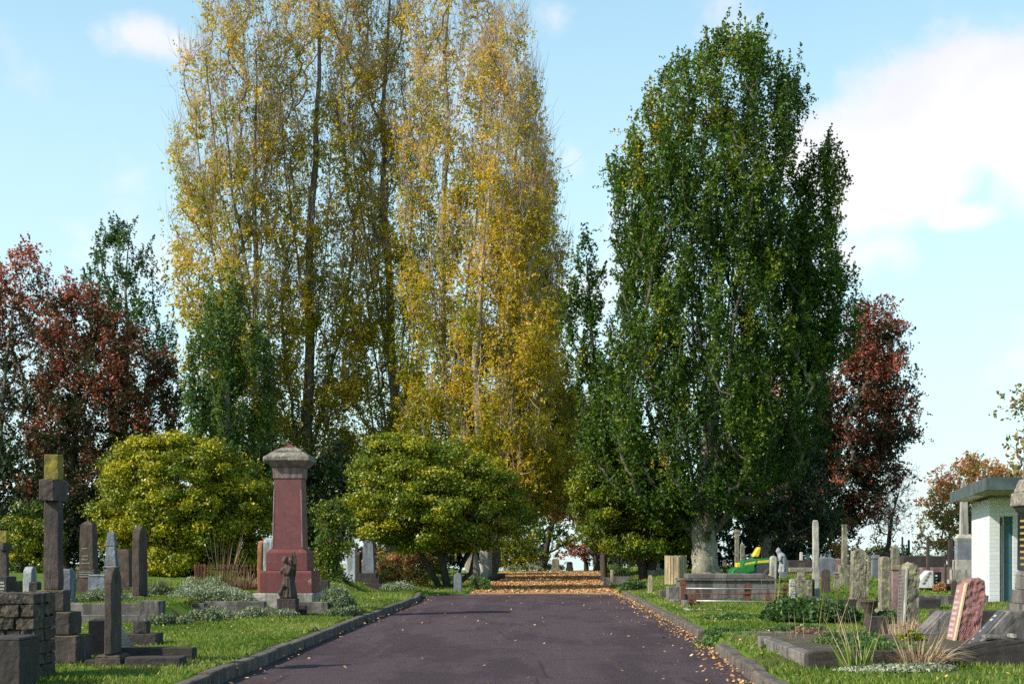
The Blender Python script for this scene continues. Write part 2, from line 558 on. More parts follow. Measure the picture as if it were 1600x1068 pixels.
def roadmat():
    m, nt, b = newmat('chip_seal')
    col = ramp(nt, noise(nt, 45, 10, .85), [(.25, (.020, .012, .014)), (.5, (.066, .044, .050)), (.8, (.17, .125, .132))])
    col = mixc(nt, maprange(nt, noise(nt, .55, 6, .65, stretch=(1.8, .5, 1), w=2), .44, .60, 0, .6), col, (.036, .022, .026))     # old tar and patched seal
    col = mixc(nt, maprange(nt, noise(nt, 1.1, 8, .75, stretch=(2.2, .12, 1), w=8), .54, .66, 0, .55), col, (.088, .064, .066))  # worn wheel bands
    col = mixc(nt, maprange(nt, noise(nt, 3.0, 9, .8, w=14), .64, .70, 0, .6), col, (.075, .062, .045))
    vo = nt.nodes.new('ShaderNodeTexVoronoi'); vo.feature = 'DISTANCE_TO_EDGE'; vo.inputs['Scale'].default_value = .42
    g = nt.nodes.new('ShaderNodeNewGeometry')
    wv = nt.nodes.new('ShaderNodeVectorMath'); wv.operation = 'MULTIPLY_ADD'
    nc = nt.nodes.new('ShaderNodeTexNoise'); nc.inputs['Scale'].default_value = 1.6; nc.inputs['Detail'].default_value = 6
    nt.links.new(nc.outputs['Color'], wv.inputs[0]); wv.inputs[1].default_value = (.9, .9, .9); nt.links.new(g.outputs['Position'], wv.inputs[2])
    nt.links.new(wv.outputs[0], vo.inputs['Vector'])
    col = mixc(nt, maprange(nt, vo.outputs['Distance'], .003, .010, .5, 0), col, (.02, .014, .015))
    nt.links.new(col, b.inputs['Base Color'])
    b.inputs['Roughness'].default_value = .9; b.inputs['Specular IOR Level'].default_value = .15
    bump(nt, b, noise(nt, 70, 8, .85), .9, .02)
    return m


def littermat():
    m, nt, b = newmat('leaf_covered_path')
    col = ramp(nt, noise(nt, 14, 8, .8), [(.3, (.15, .08, .05)), (.5, (.38, .20, .10)), (.7, (.55, .34, .18))])
    col = mixc(nt, maprange(nt, noise(nt, .9, 6, .6, w=2), .55, .68, 0, .7), col, (.13, .10, .09))
    nt.links.new(col, b.inputs['Base Color'])
    b.inputs['Roughness'].default_value = .95; b.inputs['Specular IOR Level'].default_value = .1
    bump(nt, b, noise(nt, 30, 6, .8), .8, .03)
    return m


M['ground'] = groundmat(); M['road'] = roadmat(); M['litter'] = littermat()
M['soil'] = stone('grave_soil', (.06, .045, .03), (.13, .10, .06), (.09, .11, .03), .5, bmp=1.0, scale=6)
M['kerb'] = stone('kerb_concrete', (.085, .064, .055), (.165, .128, .108), (.20, .19, .10), .35, stain_amt=.6, scale=5)
M['grass'] = leafmat('grass_blades', [(0, (.062, .10, .012)), (.5, (.140, .20, .026)), (1, (.29, .29, .09))], .6, .4, .2)
M['litter_leaf'] = leafmat('fallen_leaf', [(0, (.14, .06, .03)), (.4, (.42, .20, .08)), (.75, (.60, .34, .14)), (1, (.70, .50, .28))], .7, .1, .2)
M['leaf_poplar'] = leafmat('poplar_leaf', [(0, (.11, .15, .008)), (.35, (.28, .26, .012)), (.7, (.58, .40, .032)), (1, (.72, .44, .12))], .5, .5)
M['leaf_elm'] = leafmat('dark_green_leaf', [(0, (.009, .026, .004)), (.50, (.040, .084, .007)), (.82, (.125, .175, .012)), (1, (.38, .28, .03))], .48, .25, .2)
M['leaf_hornbeam'] = leafmat('blue_green_leaf', [(0, (.022, .055, .014)), (.6, (.065, .12, .024)), (1, (.15, .20, .03))], .5, .32, .22)
M['leaf_maple'] = leafmat('red_brown_leaf', [(0, (.010, .024, .005)), (.3, (.028, .032, .008)), (.52, (.075, .034, .014)), (.80, (.27, .058, .030)), (1, (.46, .13, .09))], .5, .32)
M['leaf_camellia'] = leafmat('glossy_yellow_green_leaf', [(0, (.024, .058, .005)), (.5, (.105, .140, .006)), (1, (.36, .30, .010))], .42, .20, .28)
M['leaf_orange'] = leafmat('orange_autumn_leaf', [(0, (.13, .14, .03)), (.45, (.30, .20, .05)), (.8, (.48, .17, .09)), (1, (.55, .22, .18))], .55, .4)
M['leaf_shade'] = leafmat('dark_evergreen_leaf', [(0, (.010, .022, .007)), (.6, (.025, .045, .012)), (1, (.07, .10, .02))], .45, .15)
M['leaf_silver'] = leafmat('silver_leaf', [(0, (.085, .11, .05)), (.5, (.19, .215, .125)), (1, (.36, .375, .28))], .8, .15, .15)
M['leaf_weed'] = leafmat('weed_leaf', [(0, (.022, .055, .012)), (.6, (.06, .115, .022)), (1, (.14, .19, .05))], .5, .3)
M['dry'] = leafmat('dry_blade', [(0, (.12, .06, .045)), (.5, (.27, .17, .11)), (1, (.50, .38, .24))], .7, .2, .2)
M['blade'] = leafmat('green_blade', [(0, (.05, .10, .014)), (.6, (.14, .21, .03)), (1, (.30, .29, .06))], .5, .3)
M['bark_grey'] = bark('grey_lichened_bark', (.13, .11, .085), (.30, .27, .21), (.46, .44, .36), .45)
M['bark_poplar'] = bark('poplar_bark', (.085, .065, .055), (.24, .195, .165), (.30, .27, .20), .2, 4)
M['bark_pale'] = bark('pale_poplar_bark', (.17, .14, .115), (.40, .35, .29), (.45, .42, .33), .4, 4)
M['bark_dark'] = bark('dark_bark', (.030, .024, .020), (.085, .07, .058), (.13, .13, .09), .2)
M['twig'] = plain('bare_twig', (.44, .34, .31), .9, 0, .1, .4, 5)

for k in ('conc', 'conc_dark', 'conc_pale', 'lichen_stone', 'cross_stone', 'moss_top', 'brown_stone', 'grey_marble', 'blue_grey', 'cap_stone', 'orange_stone', 'kerb'):
    M[k]['worn'] = 1

# ------------------------------------------------------------------ ground, road, path
def road_l(y): return np.interp(y, [-20, 28, 40, 44.8, 46.5, 56, 70, 96, 130], [-3.34, -3.36, -3.28, -3.6, -2.15, -1.95, -2.0, -2.4, -2.6])
def road_r(y): return np.interp(y, [-20, 13, 15.1, 19.2, 23.3, 30, 44.6, 48, 56, 71, 92, 130], [2.25, 2.27, 2.33, 2.49, 2.64, 2.7, 2.78, 2.8, 2.85, 3.4, 4.5, 6.0])


def sm(t):
    t = np.clip(t, 0, 1); return t * t * (3 - 2 * t)


def base_z(y):
    return -0.06 * np.maximum(np.asarray(y, float) - 100, 0) * sm((np.asarray(y, float) - 98) / 14)


def gh(x, y):
    x = np.asarray(x, float); y = np.asarray(y, float)
    l = road_l(y); r = road_r(y)
    lawn = np.where(y < 45.5, .12, .05)
    out = np.maximum(sm((np.maximum(l - x, x - r) - .06) / .10), sm((y - 94.5) / .8))
    z = -.06 + (lawn + .06) * out
    # right side climbs away from the road, left terrace behind its low retaining kerb
    z = z + .42 * sm((x - (r + .5)) / 2.5) * sm((y - 35) / 15)
    z = z + .30 * sm((-x - 5.2) / .9) * sm((y - 25.3 - 2.95 * sm((x + 7.2) / .5)) / .3) * (1 - .3 * sm((y - 40) / 20))
    z = z + .25 * sm((-x - 6.5) / 8) * sm((y - 34) / 20)
    rough = .025 * np.sin(x * 1.7 + y * .6) * np.cos(y * 1.1 - x * .4) * out
    return z + rough + base_z(y)


def ghf(x, y): return float(gh(np.array([x]), np.array([y]))[0])


def build_ground():
    xs = np.concatenate([[-2200, -900, -400, -200, -110], np.arange(-60, -14, 1.5), np.arange(-14, -5, .35), np.arange(-5, 5.6, .1),
                         np.arange(5.7, 16, .35), np.arange(16.5, 62, 1.5), [110, 200, 400, 900, 2200]])
    ys = np.concatenate([[-60, -30], np.arange(-12, 12, 2.0), np.arange(12, 60, .4), np.arange(60, 125, 1.0), [130, 140, 160, 200, 300, 500, 900, 1600, 2600]])
    XX, YY = np.meshgrid(xs, ys)
    ZZ = gh(XX, YY)
    V = np.stack([XX, YY, ZZ], -1).reshape(-1, 3)
    nx, ny = len(xs), len(ys)
    i, j = np.meshgrid(np.arange(nx - 1), np.arange(ny - 1))
    a = (j * nx + i).ravel()
    q = np.stack([a, a + 1, a + 1 + nx, a + nx], 1)
    o = mesh_np('ground', V, q.ravel(), np.arange(len(q)) * 4, np.full(len(q), 4), M['ground'], smooth=True)
    tag(o, kind='structure')


def strip(name, ys, lf, rf, zf, mat, n=10):
    V = []; 
    for y in ys:
        for k in range(n + 1):
            t = k / n
            V.append((lf(y) + (rf(y) - lf(y)) * t, y, zf(y, t)))
    V = np.array(V); m = n + 1
    q = np.array([(r * m + k, r * m + k + 1, (r + 1) * m + k + 1, (r + 1) * m + k) for r in range(len(ys) - 1) for k in range(n)])
    return tag(mesh_np(name, V, q.ravel(), np.arange(len(q)) * 4, np.full(len(q), 4), mat, smooth=True), kind='structure')


build_ground()
strip('road', list(np.arange(-12, 12, 2.)) + list(np.arange(12, 46.6, .6)), lambda y: float(road_l(min(y, 44.8))) - .05, lambda y: float(road_r(y)) + .05,
      lambda y, t: .02 * math.sin(math.pi * t) - .012, M['road'])
strip('leaf_covered_path', np.arange(46.0, 95.6, .75), lambda y: float(road_l(max(y, 46.6))) - .05, lambda y: float(road_r(y)) + .05,
      lambda y, t: .03 * math.sin(math.pi * t) - .004 + float(base_z(y)), M['litter'])


def kerb(y0, y1, side):
    """A run of kerb stones along one road edge."""
    mb = MB()
    y = y0
    while y < y1 - .1:
        L = min(random.uniform(1.1, 1.4), y1 - y)
        e = road_l if side < 0 else road_r
        xa, xb = float(e(min(y, 44.8))), float(e(min(y + L, 44.8)))
        h = .135 + random.uniform(-.012, .012); w = .155; sh = random.uniform(-.012, .012)
        xa += sh; xb += sh
        if side < 0: xs = (xa - w, xa, xb - w, xb)
        else: xs = (xa, xa + w, xb, xb + w)
        g = .008
        mb.add([(xs[0], y + g, -.1), (xs[1], y + g, -.1), (xs[3], y + L - g, -.1), (xs[2], y + L - g, -.1),
                (xs[0], y + g, h), (xs[1], y + g, h), (xs[3], y + L - g, h), (xs[2], y + L - g, h)],
               [(0, 3, 2, 1), (4, 5, 6, 7), (0, 1, 5, 4), (1, 2, 6, 5), (2, 3, 7, 6), (3, 0, 4, 7)])
        y += L
    o = mb.build('kerb', M['kerb'], None, (0, 0, 0), bevel=.022)
    tag(o, kind='structure')


kerb(10, 44.4, -1)
kerb(10, 19.6, 1)
kerb(22.9, 45.0, 1)
# pale band where the seal ends, sunlight on the asphalt put into its colour
mb = MB(); mb.box(-3.6, 2.7, 45.75, 46.15, -.05, .012)
tag(mb.build('sunlit_seal_strip', M['conc']), kind='structure')

# ------------------------------------------------------------------ trees
def crown_targets(rows, n, d, depthk=.8, shell=0.0, ydepth=0.0):
    """n points inside a crown whose outline is given as (photo row, left, right) at distance d."""
    rows = np.array(rows, float)
    ys = rng.uniform(rows[0, 0], rows[-1, 0], n * 6)
    l = np.interp(ys, rows[:, 0], rows[:, 1]); r = np.interp(ys, rows[:, 0], rows[:, 2])
    wmax = (rows[:, 2] - rows[:, 1]).max()
    keep = rng.random(len(ys)) < (r - l) / wmax
    ys, l, r = ys[keep][:n], l[keep][:n], r[keep][:n]
    m = len(ys)
    rad = rng.random(m) ** (.5 / (1 + shell)); th = rng.uniform(0, 2 * np.pi, m)
    u, v = rad * np.cos(th), rad * np.sin(th)
    half = (r - l) / 2
    x = (l + r) / 2 + u * half
    return np.stack([X_(x, d), d + ydepth + v * half * d / F * depthk, Z_(ys, d)], 1)


def grow(base, trunk, targets, up=.5, seg=4, bow=.7, tip=.012, expo=.47, kpen=1.2, order='dist', limbs=(), lseg=12):
    """Skeleton: trunk = list of (x,y,z,r); every target is reached by a bowed chain from the best older node.
    Returns nodes, parents, radii, and for every target the indices of its last chain."""
    P = [np.array(t[:3], float) for t in trunk]; R0 = [t[3] for t in trunk]
    par = [-1] + list(range(len(trunk) - 1))
    nt = len(trunk)
    A = np.zeros((nt + len(targets) * seg + len(limbs) * lseg, 3)); A[:nt] = P
    n = nt
    first = 1 if nt < 4 else nt // 3
    # main limbs: (fork fraction along the trunk, end point, bow)
    for (ff, e, bw) in limbs:
        k = int(ff * (nt - 1)); p = A[k]; e = np.array(e, float); dv = e - p
        c = p + np.array([dv[0] * bw, dv[1] * bw, dv[2] * .5])
        last = k
        for q_ in range(1, lseg + 1):
            f = q_ / lseg
            A[n] = (1 - f) ** 2 * p + 2 * f * (1 - f) * c + f * f * e + rng.normal(size=3) * .05
            par.append(last); last = n; n += 1
    d0 = np.linalg.norm(targets - A[first], axis=1) if order == 'dist' else targets[:, 2]
    chains = []
    for t in targets[np.argsort(d0)]:
        q = A[first:n]
        dv = t - q
        hor = np.hypot(dv[:, 0], dv[:, 1])
        cost = np.linalg.norm(dv, axis=1) + kpen * np.maximum(0, hor * up - dv[:, 2])
        k = int(np.argmin(cost)) + first
        p = A[k]
        dv = t - p
        c = p + np.array([dv[0] * bow, dv[1] * bow, dv[2] * (1 - bow)])
        last = k; ch = []
        for s in range(1, seg + 1):
            f = s / seg
            pt = (1 - f) ** 2 * p + 2 * f * (1 - f) * c + f * f * t
            if s < seg: pt = pt + rng.normal(size=3) * .03 * np.linalg.norm(dv)
            A[n] = pt; par.append(last); last = n; ch.append(n); n += 1
        chains.append(ch)
    A = A[:n]
    par = np.array(par)
    cnt = np.zeros(n)
    for ch in chains: cnt[ch[-1]] += 1
    for i in range(n - 1, 0, -1): cnt[par[i]] += cnt[i]
    R = tip * np.maximum(cnt, 1) ** expo
    for i, r in enumerate(R0): R[i] = r
    lim = np.ones(n) * 9
    for i in range(nt, n):
        lim[i] = min(R[par[i]] * .86 if par[i] < nt else R[par[i]], 9); R[i] = min(R[i], lim[i])
    return A, par, R, chains


M['bark_limb'] = bark('brown_limb_bark', (.06, .048, .038), (.15, .125, .10), (.22, .20, .15), .2)


def loft(P, R, k=16, flute=.07):
    """One continuous tapered tube through the trunk knots, slightly fluted."""
    P = np.asarray(P); R = np.asarray(R)
    fz = np.linspace(0, len(P) - 1, (len(P) - 1) * 3 + 1); q = np.arange(len(P))
    P = np.stack([np.interp(fz, q, P[:, c]) for c in range(3)], 1); R = np.interp(fz, q, R)
    n = len(P); t = np.gradient(P, axis=0); t = unit(t)
    u = unit(np.cross(t, np.array([[0, 1., 0]]))); v = np.cross(t, u)
    th = np.arange(k) / k * 2 * np.pi
    ph = rng.uniform(0, 6.28, 3)
    rr = R[:, None] * (1 + flute * np.sin(3 * th[None] + ph[0] + .15 * fz[:, None]) + flute * .7 * np.sin(5 * th[None] + ph[1] - .3 * fz[:, None]) + rng.normal(size=(n, k)) * .025)
    V = P[:, None] + (u[:, None] * np.cos(th)[None, :, None] + v[:, None] * np.sin(th)[None, :, None]) * rr[..., None]
    j = np.arange(k); j2 = (j + 1) % k
    idx = np.concatenate([np.stack([i * k + j, i * k + j2, (i + 1) * k + j2, (i + 1) * k + j], 1) for i in range(n - 1)])
    return V.reshape(-1, 3), idx.ravel(), np.arange(len(idx)) * 4, np.full(len(idx), 4)


def branch_mesh(name, A, par, R, mat, root, k=6, extra=None, ntrunk=0):
    i = np.arange(ntrunk, len(A))
    Rp = np.minimum(R[par[i]], R[i] * 1.35)
    V, idx, st, tot = tubes_np(A[par[i]], A[i], Rp, R[i], k)
    nl = len(st)
    V2, idx2, st2, tot2 = loft(A[:ntrunk], R[:ntrunk])
    st = np.concatenate([st, st2 + len(idx)]); idx = np.concatenate([idx, idx2 + len(V)])
    tot = np.concatenate([tot, tot2]); V = np.concatenate([V, V2])
    o = mesh_np(name, V, idx, st, tot, mat, root, smooth=True)
    if mat.name == 'grey_lichened_bark':                 # limbs carry browner, less lichened bark than the bole
        o.data.materials.append(M['bark_limb'])
        mi = np.zeros(len(st), np.int32); mi[:nl] = 1
        o.data.polygons.foreach_set('material_index', mi)
    return o


def chain_points(A, par, chains, n_per, sig, lo=0.25):
    """Points scattered along the outer part of every chain; also which chain each belongs to."""
    P, own = [], []
    for ci, ch in enumerate(chains):
        m = n_per if np.isscalar(n_per) else int(n_per[ci])
        if m <= 0: continue
        kk = 7; m = max(1, m // kk)                       # leaves hang together in small sprays
        pts = np.concatenate([A[par[ch[0]]][None], A[ch]])
        f = (lo + (1 - lo) * rng.random(m) ** .75) * (len(pts) - 1)
        a = np.minimum(f.astype(int), len(pts) - 2); w = (f - a)[:, None]
        Q = pts[a] * (1 - w) + pts[a + 1] * w + rng.normal(size=(m, 3)) * np.array(sig) * (0.55 + .6 * w)
        ax = unit(rng.normal(size=(m, 3)) * .6 + np.array([0, 0, .5]))
        Q = np.repeat(Q, kk, 0) + np.repeat(ax, kk, 0) * rng.uniform(-.16, .16, (m * kk, 1)) + rng.normal(size=(m * kk, 3)) * .055
        P.append(Q)
        own.append(np.full(m * kk, ci))
    return np.concatenate(P), np.concatenate(own)


def twigs(A, chains, n_per, length, spread, r=.010, up=1.0):
    """Bare fine twigs springing from the chain ends."""
    ends = np.array([A[ch[-1]] for ch in chains for _ in range(n_per)]) + rng.normal(size=(len(chains) * n_per, 3)) * spread * .5
    d = unit(rng.normal(size=ends.shape) * spread + np.array([0, 0, up]))
    L = length * rng.uniform(.4, 1.0, (len(ends), 1))
    mid = ends + d * L * .5 + rng.normal(size=ends.shape) * .05
    d2 = unit(d + np.array([0, 0, .5]))
    end = mid + d2 * L * .5
    P0 = np.concatenate([ends, mid]); P1 = np.concatenate([mid, end])
    R0 = np.concatenate([np.full(len(ends), r), np.full(len(ends), r * .75)]); R1 = np.concatenate([np.full(len(ends), r * .75), np.full(len(ends), r * .4)])
    return tubes_np(P0, P1, R0, R1, 3)


def trunk_line(pts, n=10, wob=.04):
    """Photo-measured trunk: list of (x,y,z,r) knots -> n smooth knots with a little wander."""
    pts = np.array(pts, float)
    t = np.linspace(0, 1, len(pts)); q = np.linspace(0, 1, n)
    o = np.stack([np.interp(q, t, pts[:, k]) for k in range(4)], 1)
    o[1:-1, :2] += rng.normal(size=(n - 2, 2)) * wob
    return [tuple(r) for r in o]


def tree(label, d, profiles, trunk, leaf, barkm, n_leaf=60, size=.16, sig=(.25, .25, .35), up=.5, bow=.7, tint=(.5, .2), hgrad=0.0,
         depthk=.8, tip=.012, expo=.47, twig=None, limbs=(), shoots=None, kpen=1.2, group=None, cat='tree', name='tree', fade=0.0, bias=(0, 0, 0), lo=.25, wob=.06, ntr=12,
         patch=None, flat=0.0, ratio=.62):
    tr = trunk_line(trunk, ntr, wob)
    root = thing(name, label, cat, tr[0][:3], group)
    tg = np.concatenate([crown_targets(p['rows'], p['n'], d, p.get('depthk', depthk), p.get('shell', 0), p.get('yd', 0)) for p in profiles])
    A, par, R, chains = grow(tr[0], tr, tg, up=up, bow=bow, tip=tip, expo=expo, kpen=kpen, limbs=limbs)
    ends = np.array([A[c[-1]] for c in chains])
    zn = (ends[:, 2] - ends[:, 2].min()) / (np.ptp(ends[:, 2]) + 1e-6)
    nl = n_leaf * (1 - fade * zn) * rng.uniform(.55, 1.45, len(chains))
    P, own = chain_points(A, par, chains, nl, sig, lo)
    ctint = tint[0] + rng.normal(size=len(chains)) * tint[1] + hgrad * (zn - .5)
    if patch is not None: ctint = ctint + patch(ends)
    if shoots:                                        # leafy upright shoots that break the outline
        fr, sl, sn = shoots[:3]; spr = shoots[3] if len(shoots) > 3 else .22
        pick = np.where(rng.random(len(chains)) < fr)[0]
        own2 = np.repeat(pick, sn); f = rng.random(len(own2))[:, None]
        dirv = np.repeat(unit(rng.normal(size=(len(pick), 3)) * spr + np.array([0, 0, 1.])) * sl * rng.uniform(.4, 1.15, (len(pick), 1)), sn, 0)
        P2 = ends[own2] + dirv * f + rng.normal(size=(len(own2), 3)) * (.09 * (1.15 - f))
        P = np.concatenate([P, P2]); own = np.concatenate([own, own2])
    T = np.clip(ctint[own] + rng.normal(size=len(P)) * tint[1] * .7, 0, 1)
    branch_mesh('trunk', A, par, R, barkm, root, 6, None, ntr)
    if twig:
        V, idx, st, tot = twigs(A, [c for c, z_ in zip(chains, zn) if rng.random() < min(1, max(.12, (z_ - .25) * 2.2))], **twig)
        mesh_np('twigs', V, idx, st, tot, M['twig'], root, smooth=True)
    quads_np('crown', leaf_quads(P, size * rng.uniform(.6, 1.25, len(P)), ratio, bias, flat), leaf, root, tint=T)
    return root


def tk(px, py, d, r, dz=0): return (X_(px, d), d, Z_(py, d) + dz, r)


# --- poplars beyond the bushes
POP = [
    (68.0, 398, 'lombardy poplar at the left end of the yellowing row, beside the columnar green tree',
     [(-40, 335, 380), (50, 318, 425), (150, 284, 440), (300, 262, 455), (420, 268, 450), (520, 285, 450), (700, 300, 460), (820, 340, 450)], 330, [(395, 900), (398, 500), (400, 80)], .30),
    (70.0, 490, 'tall yellowing poplar with a dark straight stem, second from the left in the row',
     [(-150, 470, 520), (0, 420, 565), (150, 415, 580), (300, 400, 585), (500, 405, 585), (700, 420, 560), (830, 450, 540)], 330, [(478, 900), (482, 600), (492, 250), (495, -60)], .42),
    (72.0, 600, 'olive and gold poplar standing behind the mushroom shaped bush',
     [(-80, 575, 640), (50, 545, 675), (200, 525, 680), (400, 515, 680), (600, 510, 680), (760, 530, 665), (840, 560, 640)], 320, [(612, 905), (614, 650), (600, 300), (610, -20)], .44),
    (69.0, 700, 'tallest yellowing poplar, its bare topped stem leaving the view right of centre',
     [(-170, 680, 725), (-20, 640, 770), (100, 640, 785), (300, 620, 790), (500, 610, 790), (700, 620, 785), (830, 650, 760)], 330, [(742, 905), (720, 780), (690, 600), (696, 250), (702, -90)], .46),
    (67.0, 772, 'yellowing poplar with a pale ridged trunk beside the leafy path',
     [(20, 768, 798), (80, 745, 815), (200, 735, 845), (350, 720, 868), (500, 710, 878), (650, 700, 880), (780, 720, 865)], 280, [(756, 897), (758, 830), (745, 600), (765, 330), (785, 100)], .36),
    (73.0, 830, 'broad golden poplar at the right end of the row with many bare twigs',
     [(90, 815, 830), (200, 795, 850), (300, 790, 868), (400, 780, 885), (500, 770, 893), (600, 770, 905), (700, 775, 905), (790, 790, 890)], 280, [(764, 900), (785, 780), (815, 500), (822, 170)], .34),
]
def plimbs(rows, d, k):
    """Upswept limbs of a poplar: leave the stem low and steep, end near the crown's edge higher up."""
    R = np.array(rows, float); out = []
    for j in range(9):
        py = rng.uniform(max(R[0, 0], 0) + 20, 560)
        l = np.interp(py, R[:, 0], R[:, 1]); r = np.interp(py, R[:, 0], R[:, 2])
        px = (l + r) / 2 + (r - l) * .5 * (.75 if (j + k) % 2 else -.75) * rng.uniform(.4, 1)
        f = np.clip((905 - (py + rng.uniform(240, 380))) / 1000, .03, .7)
        out.append((f, (X_(px, d), d + rng.uniform(-1.5, 1.5), Z_(py, d)), rng.uniform(.75, 1.0)))
    return out


for k, (d, bx, lab, rows, n, tr, r0) in enumerate(POP):
    rows = [(y_, l_ - max(0, (300 - y_)) * .05, r_ + max(0, (300 - y_)) * .05) for y_, l_, r_ in rows]
    pts = []
    for i, (px, py) in enumerate(tr):
        f = i / (len(tr) - 1)
        z = Z_(py, d)
        if i == 0: z = ghf(X_(px, d), d) - .1
        pts.append((X_(px, d), d, z, r0 * .8 * (1 - .86 * f)))
    tree(lab, d, [dict(rows=rows, n=int(n * 1.45))], pts, M['leaf_poplar'], M['bark_pale'] if k in (3, 4) else M['bark_poplar'], n_leaf=300, size=.138, sig=(.33, .33, .42), up=1.35, limbs=plimbs(rows, d, k),
         bow=.7, tint=(.47 if k < 4 else .55, .16), hgrad=.34, depthk=.8, tip=.012, expo=.42, twig=dict(n_per=9, length=1.9, spread=.36, r=.010), kpen=1.7, group='yellowing poplars beyond the bushes',
         name='poplar_tree', fade=.78, wob=.10, ntr=16, lo=.1)

# --- the big elm on the right and its neighbours
d = 58.0
ELM = [(60, 1105, 1165), (80, 1065, 1225), (105, 1035, 1268), (130, 1015, 1282), (165, 992, 1278), (220, 955, 1266), (260, 940, 1262), (320, 936, 1262), (400, 948, 1272), (460, 962, 1290),
       (520, 930, 1300), (600, 908, 1312), (680, 905, 1305), (740, 925, 1275), (790, 980, 1230), (822, 1040, 1180)]
SPUR = [(225, 1290, 1308), (262, 1258, 1326), (300, 1238, 1320), (350, 1225, 1312), (420, 1225, 1334), (470, 1225, 1340), (560, 1230, 1325)]
ELM = [(y_, l_ + 13, r_ - 14) for y_, l_, r_ in ELM[:-2]] + [(785, 985, 1210), (806, 1045, 1165)]
zb = ghf(X_(1098, d), d)
tree('tall dense dark green tree with a pale lichened trunk behind the timber litter bin', d,
     [dict(rows=ELM, n=1300, shell=.5), dict(rows=SPUR, n=170, depthk=.8)],
     [(X_(1103, d), d, zb - .15, .66), (X_(1100, d), d, zb + .35, .54), (X_(1098, d), d, Z_(845, d), .50), (X_(1098, d), d, Z_(800, d), .44), (X_(1110, d), d, Z_(680, d), .30), (X_(1122, d), d, Z_(480, d), .12)],
     M['leaf_elm'], M['bark_grey'], n_leaf=165, size=.132, sig=(.24, .24, .30), shoots=(.75, 1.25, 48),
     limbs=[(.42, (X_(px_, 58), 58 + dy_, Z_(py_, 58)), b_) for px_, py_, dy_, b_ in ((960, 420, -.6, .55), (1000, 230, .8, .5), (1060, 110, -.8, .4), (1130, 70, .3, .3), (1190, 100, 1.0, .4), (1245, 160, -.6, .5), (1290, 330, .5, .6), (940, 600, .6, .7), (1270, 560, -1.0, .7), (1100, 300, -2.2, .4), (1150, 420, -2.8, .5))],
     up=1.5, bow=.72, tint=(.50, .15), hgrad=.22, tip=.014, expo=.44, kpen=1.6, wob=.03, lo=.15,
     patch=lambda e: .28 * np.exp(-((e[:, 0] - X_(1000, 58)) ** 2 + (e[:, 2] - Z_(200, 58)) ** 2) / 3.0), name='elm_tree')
d = 64.0
tree('slim dark green tree close against the left side of the tall dense tree', d,
     [dict(rows=[(362, 908, 920), (400, 895, 932), (450, 882, 950), (550, 890, 960), (650, 905, 970), (760, 900, 980)], n=120)],
     [(X_(945, d), d, ghf(X_(945, d), d) - .1, .16), (X_(940, d), d, Z_(700, d), .12), (X_(916, d), d, Z_(400, d), .03)],
     M['leaf_elm'], M['bark_dark'], n_leaf=110, size=.15, sig=(.16, .16, .3), shoots=(.5, 1.0, 45), up=1.3, tint=(.45, .13), name='elm_tree', kpen=1.8)
d = 68.0
MAP = [(468, 1345, 1385), (495, 1335, 1395), (512, 1335, 1432), (525, 1325, 1405), (540, 1310, 1420), (580, 1300, 1425), (640, 1270, 1432), (690, 1240, 1442), (715, 1230, 1405), (750, 1215, 1412), (800, 1190, 1370), (840, 1200, 1345)]
tree('spreading red brown maple with grey forked stems behind the lawn mower', d, [dict(rows=MAP, n=600, shell=.1), dict(rows=[(560, 1150, 1310), (700, 1130, 1300), (790, 1140, 1280)], n=220)],
     [tk(1195, 893, d, .34), tk(1200, 860, d, .30), tk(1225, 800, d, .22), tk(1285, 650, d, .10), tk(1330, 540, d, .04)],
     M['leaf_maple'], M['bark_grey'], n_leaf=110, size=.145, sig=(.30, .30, .18), up=.5, tint=(.47, .25), hgrad=.40, shoots=(.5, 1.2, 30, .9), depthk=.9, tip=.014, name='maple_tree', flat=.6)
# forked stems of a multi-stemmed tree under the maple
d = 62.0
zb = ghf(X_(1200, d), d)
tree('multi stemmed dark shrub tree fanning grey stems beside the lawn mower', d, [dict(rows=[(700, 1130, 1300), (760, 1110, 1320), (815, 1130, 1330), (850, 1215, 1320)], n=150)],
     [(X_(1196, d), d, zb - .1, .30), (X_(1196, d), d, zb + .5, .22), (X_(1190, d), d, Z_(800, d), .12), (X_(1185, d), d, Z_(740, d), .05)],
     M['leaf_shade'], M['bark_grey'], n_leaf=90, size=.17, sig=(.3, .3, .2), up=.9, bow=.5, tint=(.4, .2), tip=.020, expo=.46, name='shrub_tree', lo=.5)

